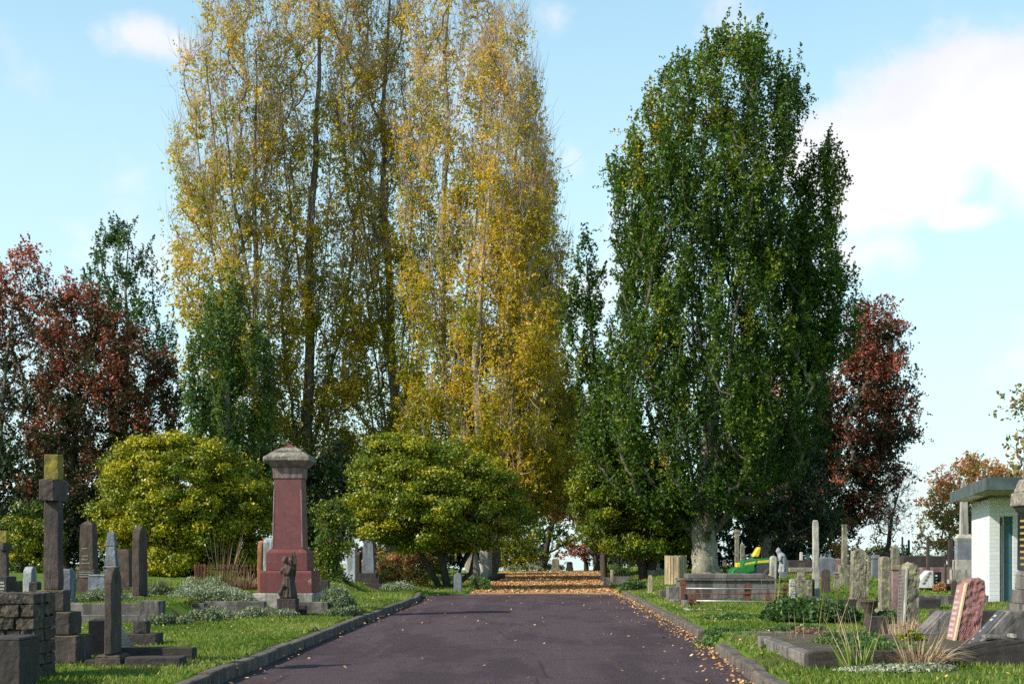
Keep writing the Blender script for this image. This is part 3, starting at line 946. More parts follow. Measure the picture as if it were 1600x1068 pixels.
# --- left side
d = 60.0
tree('columnar dark green tree in front of the poplars at the left of the row', d,
     [dict(rows=[(428, 340, 362), (470, 318, 400), (520, 296, 425), (600, 290, 430), (680, 292, 432), (760, 305, 430), (820, 320, 420)], n=230)],
     [(X_(362, d), d, ghf(X_(362, d), d) - .1, .22), (X_(360, d), d, Z_(700, d), .15), (X_(352, d), d, Z_(460, d), .03)],
     M['leaf_hornbeam'], M['bark_grey'], n_leaf=120, size=.14, sig=(.18, .18, .32), shoots=(.5, .9, 45), up=1.5, bow=.75, tint=(.55, .2), kpen=1.8, name='hornbeam_tree')
d = 76.0
tree('blue green tree with upright tips rising behind the red leaved tree', d,
     [dict(rows=[(355, 175, 215), (385, 135, 235), (430, 125, 262), (500, 130, 275), (600, 120, 285), (700, 120, 290), (780, 150, 280)], n=260)],
     [(X_(195, d), d, ghf(X_(195, d), d) - .1, .26), (X_(195, d), d, Z_(700, d), .2), (X_(200, d), d, Z_(390, d), .03)],
     M['leaf_hornbeam'], M['bark_grey'], n_leaf=120, size=.15, sig=(.2, .2, .34), shoots=(.6, 1.3, 50), up=1.4, bow=.72, tint=(.38, .14), kpen=1.7, name='hornbeam_tree')
d = 64.0
tree('dark red brown tree left of the yellow green bush', d,
     [dict(rows=[(428, 98, 128), (455, 85, 165), (475, 75, 150), (500, 60, 205), (540, 50, 225), (560, 60, 270), (600, 50, 262), (620, 40, 290), (660, 40, 270), (720, 40, 255), (770, 30, 235), (830, 30, 190), (870, 40, 150)], n=520, shell=.1)],
     [tk(105, 915, d, .22), tk(105, 840, d, .18), tk(115, 720, d, .12), tk(120, 520, d, .03)],
     M['leaf_maple'], M['bark_dark'], n_leaf=150, size=.135, sig=(.28, .28, .2), up=.5, tint=(.36, .20), hgrad=.70, shoots=(.5, 1.1, 30, .8), name='maple_tree', flat=.6)
d = 67.0
tree('red topped autumn tree at the left edge of the view', d,
     [dict(rows=[(385, 20, 70), (430, -40, 85), (500, -90, 100), (600, -120, 105), (700, -120, 110), (780, -100, 90), (830, -90, 60)], n=400, shell=.1)],
     [tk(-10, 915, d, .24), tk(-10, 840, d, .2), tk(0, 680, d, .13), tk(25, 440, d, .03)],
     M['leaf_maple'], M['bark_grey'], n_leaf=115, size=.15, sig=(.26, .26, .22), shoots=(.5, 1.0, 25, .5), up=.7, tint=(.42, .18), hgrad=.75, fade=.4, name='maple_tree', flat=.4)

# --- far background along the path and on the right
def far_tree(label, d, rows, base_px, n, leaf, n_leaf, size, tint, r0=.25, top=None, name='autumn_tree', barkm=None, **kw):
    x0, x1 = rows[len(rows) // 2][1:3]
    zb = ghf(X_(base_px, d), d)
    xt = (rows[0][1] + rows[0][2]) / 2
    return tree(label, d, [dict(rows=rows, n=n)], [(X_(base_px, d), d, zb - .2, r0), (X_(base_px, d), d, zb + .8, r0 * .8), (X_((base_px + xt) / 2, d), d, (zb + Z_(rows[0][0], d)) / 2, r0 * .45), (X_(xt, d), d, Z_(rows[0][0] + 25, d), .03)],
                leaf, barkm or M['bark_dark'], n_leaf=n_leaf, size=size, sig=(.3, .3, .25), tint=tint, name=name, ntr=8, **kw)


far_tree('orange and red crowned tree glowing low behind the right end of the poplars', 76, [(612, 855, 912), (645, 835, 930), (720, 828, 940), (780, 838, 945), (812, 860, 940)], 966, 240, M['leaf_orange'], 90, .18, (.78, .18), r0=.2)
far_tree('dark leaning tree over the far end of the leafy path', 98, [(690, 860, 930), (740, 815, 960), (800, 780, 985), (840, 760, 930), (862, 770, 850)], 848, 190, M['leaf_elm'], 60, .22, (.42, .2), r0=.32)
far_tree('small yellow green tree past the pale poplar trunk', 88, [(830, 790, 830), (850, 776, 845), (868, 778, 840), (880, 776, 815)], 768, 60, M['leaf_camellia'], 70, .16, (.6, .25), r0=.1)
far_tree('red leaved sapling at the far end of the path', 104, [(840, 885, 920), (852, 870, 945), (868, 872, 940)], 916, 40, M['leaf_maple'], 42, .2, (.85, .15), r0=.2)
far_tree('dark tree right of the far end of the path', 100, [(740, 910, 1000), (800, 890, 1010), (850, 930, 1010), (872, 950, 1000)], 932, 110, M['leaf_shade'], 55, .22, (.5, .25), r0=.28)
far_tree('gold and pink tree beside the flat roofed shed', 88, [(715, 1500, 1580), (740, 1460, 1600), (780, 1435, 1600), (830, 1432, 1600), (865, 1440, 1600), (885, 1450, 1600)], 1508, 320, M['leaf_orange'], 85, .18, (.30, .26), hgrad=.75, r0=.2, barkm=M['bark_grey'])
far_tree('sparse half bare tree between the maple and the gold tree', 84, [(742, 1385, 1425), (770, 1365, 1425), (810, 1350, 1425), (850, 1360, 1420), (872, 1370, 1410)], 1384, 70, M['leaf_maple'], 18, .16, (.55, .25), r0=.2, twig=dict(n_per=18, length=.9, spread=.9, r=.012, up=.4))
d = 46.0
tree('tree at the right edge with drooping green and rust leaves', d, [dict(rows=[(598, 1590, 1625), (650, 1575, 1690), (700, 1560, 1720), (745, 1556, 1700), (770, 1580, 1690)], n=90)],
     [tk(1670, 925, d, .16), tk(1665, 800, d, .1), tk(1640, 640, d, .03)], M['leaf_orange'], M['bark_grey'], n_leaf=26, size=.17, sig=(.3, .3, .3), tint=(.25, .25), name='autumn_tree')
far_tree('dark evergreen mass behind the multi stemmed tree', 74, [(790, 1010, 1110), (820, 1000, 1130), (860, 1000, 1130), (890, 1000, 1130)], 1065, 110, M['leaf_shade'], 110, .2, (.3, .2), name='evergreen_tree')
far_tree('dark evergreen behind the tall post and the maple stems', 76, [(790, 1130, 1270), (820, 1120, 1290), (850, 1120, 1300), (880, 1130, 1290)], 1225, 130, M['leaf_shade'], 100, .2, (.35, .25), name='evergreen_tree')
far_tree('small orange bush tree behind the broken column', 80, [(838, 1290, 1310), (850, 1284, 1320), (865, 1284, 1320), (880, 1290, 1315)], 1300, 30, M['leaf_orange'], 60, .15, (.55, .2), r0=.08)
far_tree('low dark tree left of the tall cross at the edge', 66, [(690, -40, 130), (750, -80, 140), (820, -80, 150), (880, -80, 140)], 40, 200, M['leaf_shade'], 95, .2, (.4, .25), name='evergreen_tree')
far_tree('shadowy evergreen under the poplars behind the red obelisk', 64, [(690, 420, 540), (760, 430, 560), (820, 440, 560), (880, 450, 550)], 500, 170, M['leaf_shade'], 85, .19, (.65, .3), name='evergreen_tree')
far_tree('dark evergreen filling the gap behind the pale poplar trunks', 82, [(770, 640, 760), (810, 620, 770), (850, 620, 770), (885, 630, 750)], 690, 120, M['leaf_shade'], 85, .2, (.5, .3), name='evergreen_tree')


# --- rounded glossy bushes built of many leafy clumps
def clump_bush(label, name, d, rows, nclump, nleaf, csig, size, tint, leaf, stems, barkm, depthk=.85, group=None, cat='bush', shell=.1, core=None):
    base = (stems[0][0][0], stems[0][0][1], stems[0][0][2])
    root = thing(name, label, cat, base, group)
    Cc = crown_targets(rows, nclump, d, depthk, shell)
    n = len(Cc)
    mid = Cc.mean(0)
    own = np.repeat(np.arange(n), nleaf)
    # each clump is a flattened cap: leaves sit on its upper outer shell
    dirs = unit(rng.normal(size=(len(own), 3)) + np.array([0, 0, .45]) + unit(Cc[own] - mid) * .5)
    rad = np.array(csig) * (rng.uniform(.55, 1.35, n)[own][:, None])
    P = Cc[own] + dirs * rad * (rng.uniform(.55, 1.1, (len(own), 1)) + (rng.random((len(own), 1)) < .10) * rng.uniform(0, .9, (len(own), 1))) + rng.normal(size=(len(own), 3)) * .05
    nrm = unit(dirs + rng.normal(size=dirs.shape) * .8)
    u = unit(np.cross(nrm, rng.normal(size=dirs.shape))); v = np.cross(nrm, u)
    s = (size * rng.uniform(.45, 1.35, len(P)))[:, None]
    V = np.stack([P - u * s * .5, P + v * s * .3, P + u * s * .5, P - v * s * .3], 1)
    T = np.clip(tint[0] + (rng.normal(size=n) * tint[1])[own] + rng.normal(size=len(P)) * tint[1], 0, 1)
    quads_np('crown', V, leaf, root, tint=T)
    mb = MB()
    for st in stems:
        mb.tube([s[:3] for s in st], [s[3] for s in st], 8)
    for c in Cc[:: max(1, n // 40)]:
        s = stems[rng.integers(len(stems))][-1]
        a = np.array(s[:3]); m = (a + c) / 2 + np.array([0, 0, -.2])
        mb.tube([a, m, c], [s[3] * .6, s[3] * .35, .015], 6)
    mb.build('trunk', barkm, root, smooth=True)
    return root


d = 52.0
zb = ghf(X_(285, d), d)
clump_bush('big rounded yellow green bush left of the red granite obelisk', 'camellia_bush', d,
           [(690, 215, 330), (712, 180, 375), (745, 158, 410), (790, 148, 424), (840, 160, 428), (880, 185, 422), (910, 215, 405)], 520, 330, (.42, .42, .24), .11, (.68, .17), M['leaf_camellia'],
           [[(X_(280, d), d, zb - .1, .12), (X_(280, d), d, zb + .9, .10)], [(X_(300, d), d, zb - .1, .10), (X_(320, d), d, zb + 1.1, .07)], [(X_(262, d), d, zb - .1, .1), (X_(235, d), d, zb + 1.0, .07)]], M['bark_dark'])
d = 52.0
zb = ghf(X_(695, d), d)
clump_bush('wide mushroom shaped yellow green bush on several dark leaning stems', 'camellia_bush', d,
           [(686, 590, 640), (702, 575, 735), (722, 560, 775), (752, 545, 805), (785, 536, 822), (815, 534, 822), (838, 545, 800), (856, 600, 770)], 460, 320, (.44, .44, .20), .105, (.54, .17), M['leaf_camellia'],
           [[(X_(700, d), d, zb - .1, .16), (X_(690, d), d, Z_(870, d), .12), (X_(672, d), d, Z_(830, d), .08)], [(X_(706, d), d, zb - .1, .13), (X_(725, d), d, Z_(875, d), .10), (X_(752, d), d, Z_(830, d), .07)],
            [(X_(690, d), d, zb - .1, .12), (X_(660, d), d, Z_(868, d), .09), (X_(640, d), d, Z_(830, d), .06)], [(X_(700, d), d + .3, zb - .1, .11), (X_(735, d), d + .3, Z_(895, d), .09), (X_(742, d), d + .3, Z_(840, d), .06)]], M['bark_dark'])
d = 60.0
zb = ghf(X_(1010, d), d)
clump_bush('dark glossy bush tree with a low forked trunk right of the leafy path', 'camellia_bush', d,
           [(690, 925, 985), (720, 905, 1030), (760, 893, 1060), (800, 900, 1085), (835, 910, 1095), (858, 930, 1090), (868, 985, 1080)], 340, 300, (.45, .45, .24), .115, (.38, .16), M['leaf_camellia'],
           [[(X_(1008, d), d, zb - .15, .26), (X_(1003, d), d, Z_(880, d), .20), (X_(988, d), d, Z_(830, d), .12)], [(X_(1012, d), d, zb - .15, .24), (X_(1022, d), d, Z_(875, d), .20), (X_(1045, d), d, Z_(840, d), .12)]], M['bark_dark'])
d = 44.0
zb = ghf(X_(515, d), d)
clump_bush('loose rose shrub with one pink bloom right of the red granite obelisk', 'rose_bush', d, [(790, 500, 540), (820, 488, 550), (860, 484, 552), (900, 488, 548), (915, 492, 545)], 60, 120, (.28, .28, .2), .09, (.22, .25), M['leaf_camellia'],
           [[(X_(515, d), d, zb - .05, .03), (X_(512, d), d, zb + .8, .02)], [(X_(520, d), d, zb - .05, .03), (X_(530, d), d, zb + .7, .02)]], M['bark_dark'])
d = 58.0
clump_bush('low yellow green bush behind the tall cross at the left edge', 'camellia_bush', d, [(790, 25, 65), (810, 15, 85), (850, 5, 95), (890, 5, 95), (915, 10, 90)], 60, 190, (.40, .40, .26), .12, (.45, .2), M['leaf_camellia'],
           [[(X_(60, d), d, ghf(X_(60, d), d) - .05, .08), (X_(60, d), d, ghf(X_(60, d), d) + .6, .06)]], M['bark_dark'])
d = 55.0
clump_bush('autumn brown seedy shrub under the left edge of the mushroom shaped bush', 'autumn_shrub', d, [(862, 605, 660), (875, 595, 685), (895, 592, 690), (912, 600, 680)], 45, 120, (.3, .3, .2), .10, (.25, .25), M['leaf_orange'],
           [[(X_(640, d), d, ghf(X_(640, d), d) - .05, .04), (X_(640, d), d, ghf(X_(640, d), d) + .4, .03)]], M['bark_dark'])

for (lab, d, rows, bx, n, lf, tn) in [
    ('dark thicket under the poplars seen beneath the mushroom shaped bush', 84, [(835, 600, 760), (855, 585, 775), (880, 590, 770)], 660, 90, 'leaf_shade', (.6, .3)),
    ('tawny thicket beyond the iron fence left of the mushroom shaped bush stems', 80, [(850, 560, 640), (870, 545, 650), (888, 550, 650)], 600, 60, 'leaf_orange', (.25, .3)),
    ('olive bushes closing the view just left of the far end of the path', 108, [(838, 770, 850), (858, 755, 862), (880, 760, 860)], 800, 80, 'leaf_camellia', (.4, .3)),
    ('green bushes closing the view beyond the forked dark bush', 104, [(845, 925, 1010), (865, 915, 1020), (885, 920, 1015)], 965, 70, 'leaf_elm', (.5, .3)),
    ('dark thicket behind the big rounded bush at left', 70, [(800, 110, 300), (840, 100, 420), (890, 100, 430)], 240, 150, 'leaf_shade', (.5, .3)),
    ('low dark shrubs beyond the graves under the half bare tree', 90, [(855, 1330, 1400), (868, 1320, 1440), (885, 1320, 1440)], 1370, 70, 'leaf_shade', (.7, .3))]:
    far_tree(lab, d, rows, bx, n, M[lf], 70, .2, tn, r0=.12, name='background_shrub', top=None)

# ------------------------------------------------------------------ stones, graves and other built things
def inscr(name, mat, parent, n, frame, w, h, fill=.55):
    """Worn illegible lettering: rows of short raised strokes. frame(u, v, k) -> world point, u across, v up, k proud."""
    mb = MB()
    for r in range(n):
        v0 = h * (1 - (r + .8) / n); v1 = v0 + h / n * fill
        u = w * .08 + random.random() * w * .08
        end = w * (.92 - random.random() * .16)
        while u < end:
            q = min(1.0, w / .6) * .6
            du = min(random.uniform(.02, .055) * q, end - u)
            if du < .006: break
            a = [frame(u, v0, .004), frame(u + du, v0, .004), frame(u + du, v1, .004), frame(u, v1, .004)]
            b = [frame(u, v0, -.004), frame(u + du, v0, -.004), frame(u + du, v1, -.004), frame(u, v1, -.004)]
            mb.add(a + b, [(0, 1, 2, 3), (7, 6, 5, 4), (0, 4, 5, 1), (1, 5, 6, 2), (2, 6, 7, 3), (3, 7, 4, 0)])
            u += du + random.uniform(.008, .02) * q
    return mb.build(name, mat, parent)


def top_outline(kind, w, h):
    """Half-symmetric headstone outline (across, up)."""
    hw = w / 2
    if kind == 'gothic':
        sh = h - hw * 1.25
        arc = [(hw * math.cos(t) ** 1.0, sh + (h - sh) * math.sin(t) ** .85) for t in np.linspace(0, math.pi / 2, 8)]
        right = [(hw, 0)] + arc
    elif kind == 'round':
        sh = h - hw
        right = [(hw, 0)] + [(hw * math.cos(t), sh + hw * math.sin(t)) for t in np.linspace(0, math.pi / 2, 8)]
    elif kind == 'shoulder':
        r = hw * .6; sh = h - r
        right = [(hw, 0), (hw, sh - .03), (r, sh - .03)] + [(r * math.cos(t), sh + r * math.sin(t)) for t in np.linspace(0.05, math.pi / 2, 6)]
    elif kind == 'peak':
        right = [(hw, 0), (hw, h - hw * .45), (0, h)]
    elif kind == 'camber':
        right = [(hw, 0), (hw, h * .93), (hw * .75, h * .97), (0, h)]
    else:
        right = [(hw, 0), (hw, h), (0, h)]
    return right + [(-a, b) for a, b in reversed(right) if a > 1e-6]


def tablet(label, x, y, h, thick, width, top, mat, base=None, lean=0.0, cat='headstone', group=None, name='headstone', z=None, rough=0, face_x=True, lip=None, bw=None, basemat=None, tilt=0):
    """Upright tablet whose broad faces look along X (or Y), on an optional base block."""
    zg = ghf(x, y) if z is None else z
    root = thing(name, label, cat, (x, y, zg), group)
    bh = 0
    if base:
        bh = base
        w2 = bw or (width / 2 + .09)
        tb = MB()
        hx, hy = (thick / 2 + .10, w2) if face_x else (w2, thick / 2 + .10)
        tb.frus(x, y, zg - .12, zg + bh - .03, hx, hy); 
        tb.frus(x, y, zg + bh - .03, zg + bh, hx, hy, hx - .03, hy - .03)
        tb.build('base', basemat or mat, root, bevel=.012)
    mb = MB()
    ol = top_outline(top, width, h - bh + (.0 if base else .1))
    z0 = zg + bh - (.0 if base else .1)
    if face_x: mb.prism([(y + a, z0 + b) for a, b in ol], 'x', x - thick / 2, x + thick / 2)
    else: mb.prism([(x + a, z0 + b) for a, b in ol], 'y', y - thick / 2, y + thick / 2)
    if lean or tilt: mb.xf(lambda X, Y, Z: (X + (Z - z0) * lean, Y + (Z - z0) * tilt, Z))
    mb.build('tablet', mat, root, bevel=min(.015, thick * .15), rough=rough)
    return root


def stack(label, name, cat, x, y, layers, mats, group=None, z=None, bevel=.012):
    """Stacked square-plan stone: layers = (part name, height, half x, half y[, top half x, top half y])."""
    zg = ghf(x, y) if z is None else z
    root = thing(name, label, cat, (x, y, zg), group)
    zc = zg
    for i, L in enumerate(layers):
        nm, h, hx, hy = L[:4]
        hx1, hy1 = (L[4], L[5]) if len(L) > 4 else (hx, hy)
        m = mats[i] if isinstance(mats, (list, tuple)) else mats
        mb = MB()
        mb.frus(x, y, zc - (.12 if i == 0 else 0), zc + h, hx, hy, hx1, hy1)
        mb.build(nm, m, root, bevel=bevel)
        zc += h
    return root, zc


def cross(label, x, y, h, s, arm, arm_z, mat, steps=(), along='y', group=None, name='stone_cross', matt=None, armh=None):
    zg = ghf(x, y)
    root = thing(name, label, 'cross', (x, y, zg), group)
    zc = zg
    for i, (hx, hy, hh) in enumerate(steps):
        MB().box(x - hx, x + hx, y - hy, y + hy, zc - (.12 if i == 0 else 0), zc + hh).build('step', mat, root, bevel=.015)
        zc += hh
    if not steps: zc -= .1
    armh = armh or s * 1.15
    MB().frus(x, y, zc, arm_z, s * 1.08, s * 1.08, s, s).build('shaft', mat, root, bevel=.012)
    if along == 'y': MB().box(x - s * 1.02, x + s * 1.02, y - arm, y + arm, arm_z, arm_z + armh * 2).build('arms', mat, root, bevel=.012)
    else: MB().box(x - arm, x + arm, y - s * 1.02, y + s * 1.02, arm_z, arm_z + armh * 2).build('arms', mat, root, bevel=.012)
    if zg + h > arm_z + armh * 2 + .02:
        MB().frus(x, y, arm_z + armh * 2, zg + h, s, s, s * .98, s * .98).build('head', matt or mat, root, bevel=.012)
    return root


def kerbwall(label, pts_boxes, mat, name='grave_kerb', cat='grave kerb', group=None, part='kerb_stone', bevel=.015):
    """A grave surround of several stone runs: list of (x0,x1,y0,y1,ztop[,zbottom])."""
    b0 = pts_boxes[0]
    root = thing(name, label, cat, ((b0[0] + b0[1]) / 2, (b0[2] + b0[3]) / 2, 0), group)
    for b in pts_boxes:
        zb = b[5] if len(b) > 5 else min(ghf((b[0] + b[1]) / 2, (b[2] + b[3]) / 2), b[4]) - .15
        MB().box(b[0], b[1], b[2], b[3], zb, b[4]).build(part, mat, root, bevel=bevel)
    return root


# --- foreground left: rough stone pillar with a smooth block in front
def stone_pillar():
    xr, y0, y1 = -4.97, 13.98, 14.62
    zg = ghf(-5.3, 14.3); xl = -5.56; top = .985
    root = thing('stone_pillar', 'rough blockwork stone pillar at the bottom left corner of the view', 'pillar', (-5.27, 14.3, zg))
    z = zg - .1
    row = 0
    MB().box(xl + .04, xr - .04, y0 + .05, y1 - .05, z, top - .03).build('mortar_core', M['soil'], root)
    while z < top - .02:
        h = min(.118 + random.uniform(-.012, .012), top - z)
        if top - z - h < .05: h = top - z
        n = 3 if row % 2 else 4
        for j in range(n):
            a = xl + (xr - xl) * j / n; b = xl + (xr - xl) * (j + 1) / n
            for (ya, yb) in ((y0, (y0 + y1) / 2), ((y0 + y1) / 2, y1)):
                g = .006
                o = MB().box(a + g, b - g, ya + g + random.uniform(-.03, .015), yb - g, z + g, z + h - g).build('stone_block', M['basalt'], root, bevel=.012, rough=0)
                me = o.data
                for mod in list(o.modifiers): o.modifiers.remove(mod)
                sbd = o.modifiers.new('sub', 'SUBSURF'); sbd.subdivision_type = 'SIMPLE'; sbd.levels = sbd.render_levels = 4
                t = bpy.data.textures.get('block_noise') or bpy.data.textures.new('block_noise', 'CLOUDS')
                t.noise_scale = .10
                dm = o.modifiers.new('rough', 'DISPLACE'); dm.texture = t; dm.texture_coords = 'GLOBAL'; dm.strength = .05; dm.mid_level = .55
        z += h; row += 1
    return root


stone_pillar()
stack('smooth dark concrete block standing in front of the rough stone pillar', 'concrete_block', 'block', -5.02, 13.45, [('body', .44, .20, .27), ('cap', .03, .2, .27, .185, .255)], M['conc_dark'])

# --- tall mossy cross on four steps
zc = ghf(-5.47, 16)
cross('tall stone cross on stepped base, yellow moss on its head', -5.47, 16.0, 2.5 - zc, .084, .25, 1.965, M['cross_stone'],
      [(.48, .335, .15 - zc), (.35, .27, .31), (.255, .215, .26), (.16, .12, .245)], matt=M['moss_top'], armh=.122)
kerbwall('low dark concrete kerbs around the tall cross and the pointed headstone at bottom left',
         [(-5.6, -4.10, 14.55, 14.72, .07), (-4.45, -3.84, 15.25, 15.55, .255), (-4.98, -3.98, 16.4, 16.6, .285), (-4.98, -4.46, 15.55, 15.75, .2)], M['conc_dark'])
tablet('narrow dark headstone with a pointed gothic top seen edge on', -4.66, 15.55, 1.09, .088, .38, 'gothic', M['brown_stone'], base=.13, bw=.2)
# black polished desk stone beyond the cross
root = thing('desk_headstone', 'small black polished slanted headstone just behind the steps of the tall cross', 'headstone', (-5.02, 17.1, ghf(-5.0, 17.1)))
z = ghf(-5.0, 17.1)
MB().prism([(-5.35, z - .1), (-4.93, z - .1), (-4.93, z + .14), (-5.13, z + .47), (-5.35, z + .47)], 'y', 16.85, 17.3).build('body', M['black_granite'], root, bevel=.012)
MB().box(-5.4, -4.93, 17.3, 17.5, z - .1, z + .12).build('base', M['conc_dark'], root, bevel=.012)
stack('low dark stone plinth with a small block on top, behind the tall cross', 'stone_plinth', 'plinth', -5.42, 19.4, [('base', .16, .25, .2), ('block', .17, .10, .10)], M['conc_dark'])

# --- terrace retaining kerb, left
kerbwall('long concrete retaining kerb with a raised end block, holding the planted terrace left', [
    (-11.5, -6.98, 25.05, 25.25, .48), (-11.5, -6.98, 24.85, 25.05, .28), (-6.98, -6.62, 24.8, 25.25, .53), (-8.2, -6.605, 28.1, 28.3, .37)], M['conc'])
root = thing('grave_kerb', 'concrete kerb wall at the foot of the red granite obelisk', 'grave kerb', (-4.8, 28.9, .1))
MB().box(-6.6, -5.42, 28.25, 28.5, 0, .40).build('kerb_stone', M['conc'], root, bevel=.015)
MB().box(-5.1, -4.22, 28.75, 29.05, 0, .37).build('kerb_stone', M['conc'], root, bevel=.015)

# --- stones behind the terrace
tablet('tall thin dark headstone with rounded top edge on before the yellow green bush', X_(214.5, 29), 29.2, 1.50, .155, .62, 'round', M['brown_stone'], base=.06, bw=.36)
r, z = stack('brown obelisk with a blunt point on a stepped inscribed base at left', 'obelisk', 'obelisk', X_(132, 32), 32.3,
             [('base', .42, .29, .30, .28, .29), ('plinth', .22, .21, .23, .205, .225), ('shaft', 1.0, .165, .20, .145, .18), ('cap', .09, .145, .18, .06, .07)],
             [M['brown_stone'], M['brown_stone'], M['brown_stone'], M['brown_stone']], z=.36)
x0 = X_(132, 32)
inscr('lettering', M['letter_pale'], r, 3, lambda u, v, k: (x0 - .17 + u, 32.3 - .228 - k, .36 + .45 + v), .34, .16, .25)
inscr('lettering', M['letter_pale'], r, 5, lambda u, v, k: (x0 - .13 + u, 32.3 - .198 - k + (v) * .02, .36 + .75 + v), .26, .42, .14)
stack('small grey marble block on a plinth before the brown obelisk', 'grave_pedestal', 'pedestal', X_(143, 29), 29.5, [('base', .17, .20, .20), ('die', .30, .175, .18), ('cap', .03, .19, .20, .15, .16)], M['blue_grey'])
stack('slim grey pillar monument with tapered shaft and small square head', 'grave_pillar', 'monument', X_(168, 30.5), 30.8,
      [('base', .16, .19, .19), ('die', .46, .155, .155, .14, .14), ('collar', .05, .17, .17, .13, .13), ('shaft', .42, .125, .125, .095, .095), ('head', .13, .105, .105), ('cap', .17, .085, .085, .08, .08)], M['blue_grey'])
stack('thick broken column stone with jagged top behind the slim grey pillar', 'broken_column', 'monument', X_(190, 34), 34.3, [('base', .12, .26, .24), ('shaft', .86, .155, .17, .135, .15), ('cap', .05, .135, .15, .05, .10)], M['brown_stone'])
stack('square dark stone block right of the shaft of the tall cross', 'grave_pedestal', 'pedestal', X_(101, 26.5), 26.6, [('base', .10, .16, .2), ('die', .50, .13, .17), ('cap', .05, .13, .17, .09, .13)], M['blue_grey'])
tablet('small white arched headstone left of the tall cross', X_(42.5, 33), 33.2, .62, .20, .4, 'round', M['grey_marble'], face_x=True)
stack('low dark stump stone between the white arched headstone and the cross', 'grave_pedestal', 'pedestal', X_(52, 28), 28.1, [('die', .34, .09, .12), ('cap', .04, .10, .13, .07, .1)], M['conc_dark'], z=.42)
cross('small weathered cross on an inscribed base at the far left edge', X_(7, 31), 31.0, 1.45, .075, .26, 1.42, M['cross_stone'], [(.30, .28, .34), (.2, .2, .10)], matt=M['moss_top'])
r = thing('inscribed_block', 'dark inscribed stone block at left edge below the small cross', 'headstone', (X_(6, 26), 26.0, .4))
MB().box(X_(-18, 26), X_(14, 26), 25.9, 26.3, .30, .94).build('body', M['conc_dark'], r, bevel=.012)
inscr('lettering', M['letter_pale'], r, 4, lambda u, v, k: (X_(-16, 26) + u, 25.9 - k, .62 + v), .34, .24, .6)
inscr('lettering', M['letter_dark'], r, 3, lambda u, v, k: (X_(-16, 26) + u, 25.9 - k, .42 + v), .34, .15, .5)

# --- rusty iron fence round the flax plot
def iron_fence(label, x0, x1, y, z0, h, n, back=1.3):
    root = thing('iron_fence', label, 'fence', ((x0 + x1) / 2, y, z0))
    for zz in (z0 + .12, z0 + h - .16):
        MB().box(x0, x1, y - .012, y + .012, zz, zz + .035).build('rail', M['rust'], root)
        MB().box(x0 - .012, x0 + .012, y + .014, y + back, zz, zz + .035).build('rail', M['rust'], root)
    def picket(x, yy):
        t = random.uniform(-.03, .03)
        MB().tube([(x, yy, z0 - .05), (x + t * .3, yy, z0 + h - .07), (x + t * .35, yy, z0 + h - .06), (x + t * .4, yy, z0 + h)], [.013, .013, .026, .004], 6).build('picket', M['rust'], root)
    for i in range(n): picket(x0 + .02 + (x1 - x0 - .04) * i / (n - 1), y - .022)
    for i in range(6): picket(x0 - .022, y + .15 + i * .2)
    return root


iron_fence('low rusty iron picket fence round the dry flax clump', X_(304, 36), X_(404, 36), 36.0, .42, .66, 20)
tablet('thin rust orange headstone edge on, left of the red granite obelisk', X_(405.5, 33), 33.3, 1.24, .11, .6, 'round', M['orange_stone'])
tablet('thick grey headstone edge on against the left side of the red granite obelisk', X_(418, 32), 32.3, 1.28, .20, .6, 'camber', M['grey_marble'])

# --- red granite obelisk
def red_obelisk():
    x, y = X_(446.5, 30), 30.55
    zg = ghf(x, y)
    root = thing('granite_monument', 'tall tapered red granite monument with a lichened pyramid cap on red steps', 'monument', (x, y, zg))
    def zz(py): return Z_(py, 30)
    MB().box(x - .68, x + .60, y - .72, y + .66, zg - .15, zz(926)).build('plinth', M['conc_pale'], root, bevel=.02)
    MB().box(x - .56, x + .56, y - .56, y + .56, zz(926), zz(894)).frus(x, y, zz(894), zz(891), .56, .56, .53, .53).build('step', M['red_granite_base'], root, bevel=.012)
    MB().box(x - .445, x + .445, y - .445, y + .445, zz(891), zz(863)).frus(x, y, zz(863), zz(857), .445, .445, .36, .36).build('step', M['red_granite_base'], root, bevel=.01)
    MB().frus(x, y, zz(857), zz(746), .33, .33, .293, .293).build('shaft', M['red_granite'], root, bevel=.006)
    for sx in (-1, 1):
        for k in range(34):                                   # carved rope mouldings on the front arrises, one mesh per arris
            pass
        mb = MB(); n = 34
        for k in range(n):
            f = k / n; zc = zz(853) + (zz(762) - zz(853)) * f
            hw = .33 - .037 * (zc - zz(857)) / (zz(746) - zz(857))
            mb.ball((x + sx * (hw - .012), y - hw + .006, zc), (.022, .018, .026), 6)
        mb.build('rope_moulding', M['pink_stone'], root, smooth=True)
    MB().frus(x, y, zz(746), zz(729), .315, .315, .325, .325).build('neck', M['pink_stone'], root, bevel=.01)
    MB().frus(x, y, zz(729), zz(719), .335, .335, .47, .47).build('cornice', M['pink_stone'], root, bevel=.012)
    cap = MB()
    cap.frus(x, y, zz(719), zz(713), .49, .49, .50, .50); cap.frus(x, y, zz(713), zz(704.5), .50, .50, .35, .35)
    cap.frus(x, y, zz(704.5), zz(702), .32, .32, .31, .31); cap.frus(x, y, zz(702), zz(696.5), .31, .31, .15, .15)
    cap.build('cap', M['cap_stone'], root, bevel=.02)
    MB().frus(x, y, zz(696.5), zz(691), .13, .13, .03, .03).build('finial', M['red_granite'], root, bevel=.008)


red_obelisk()

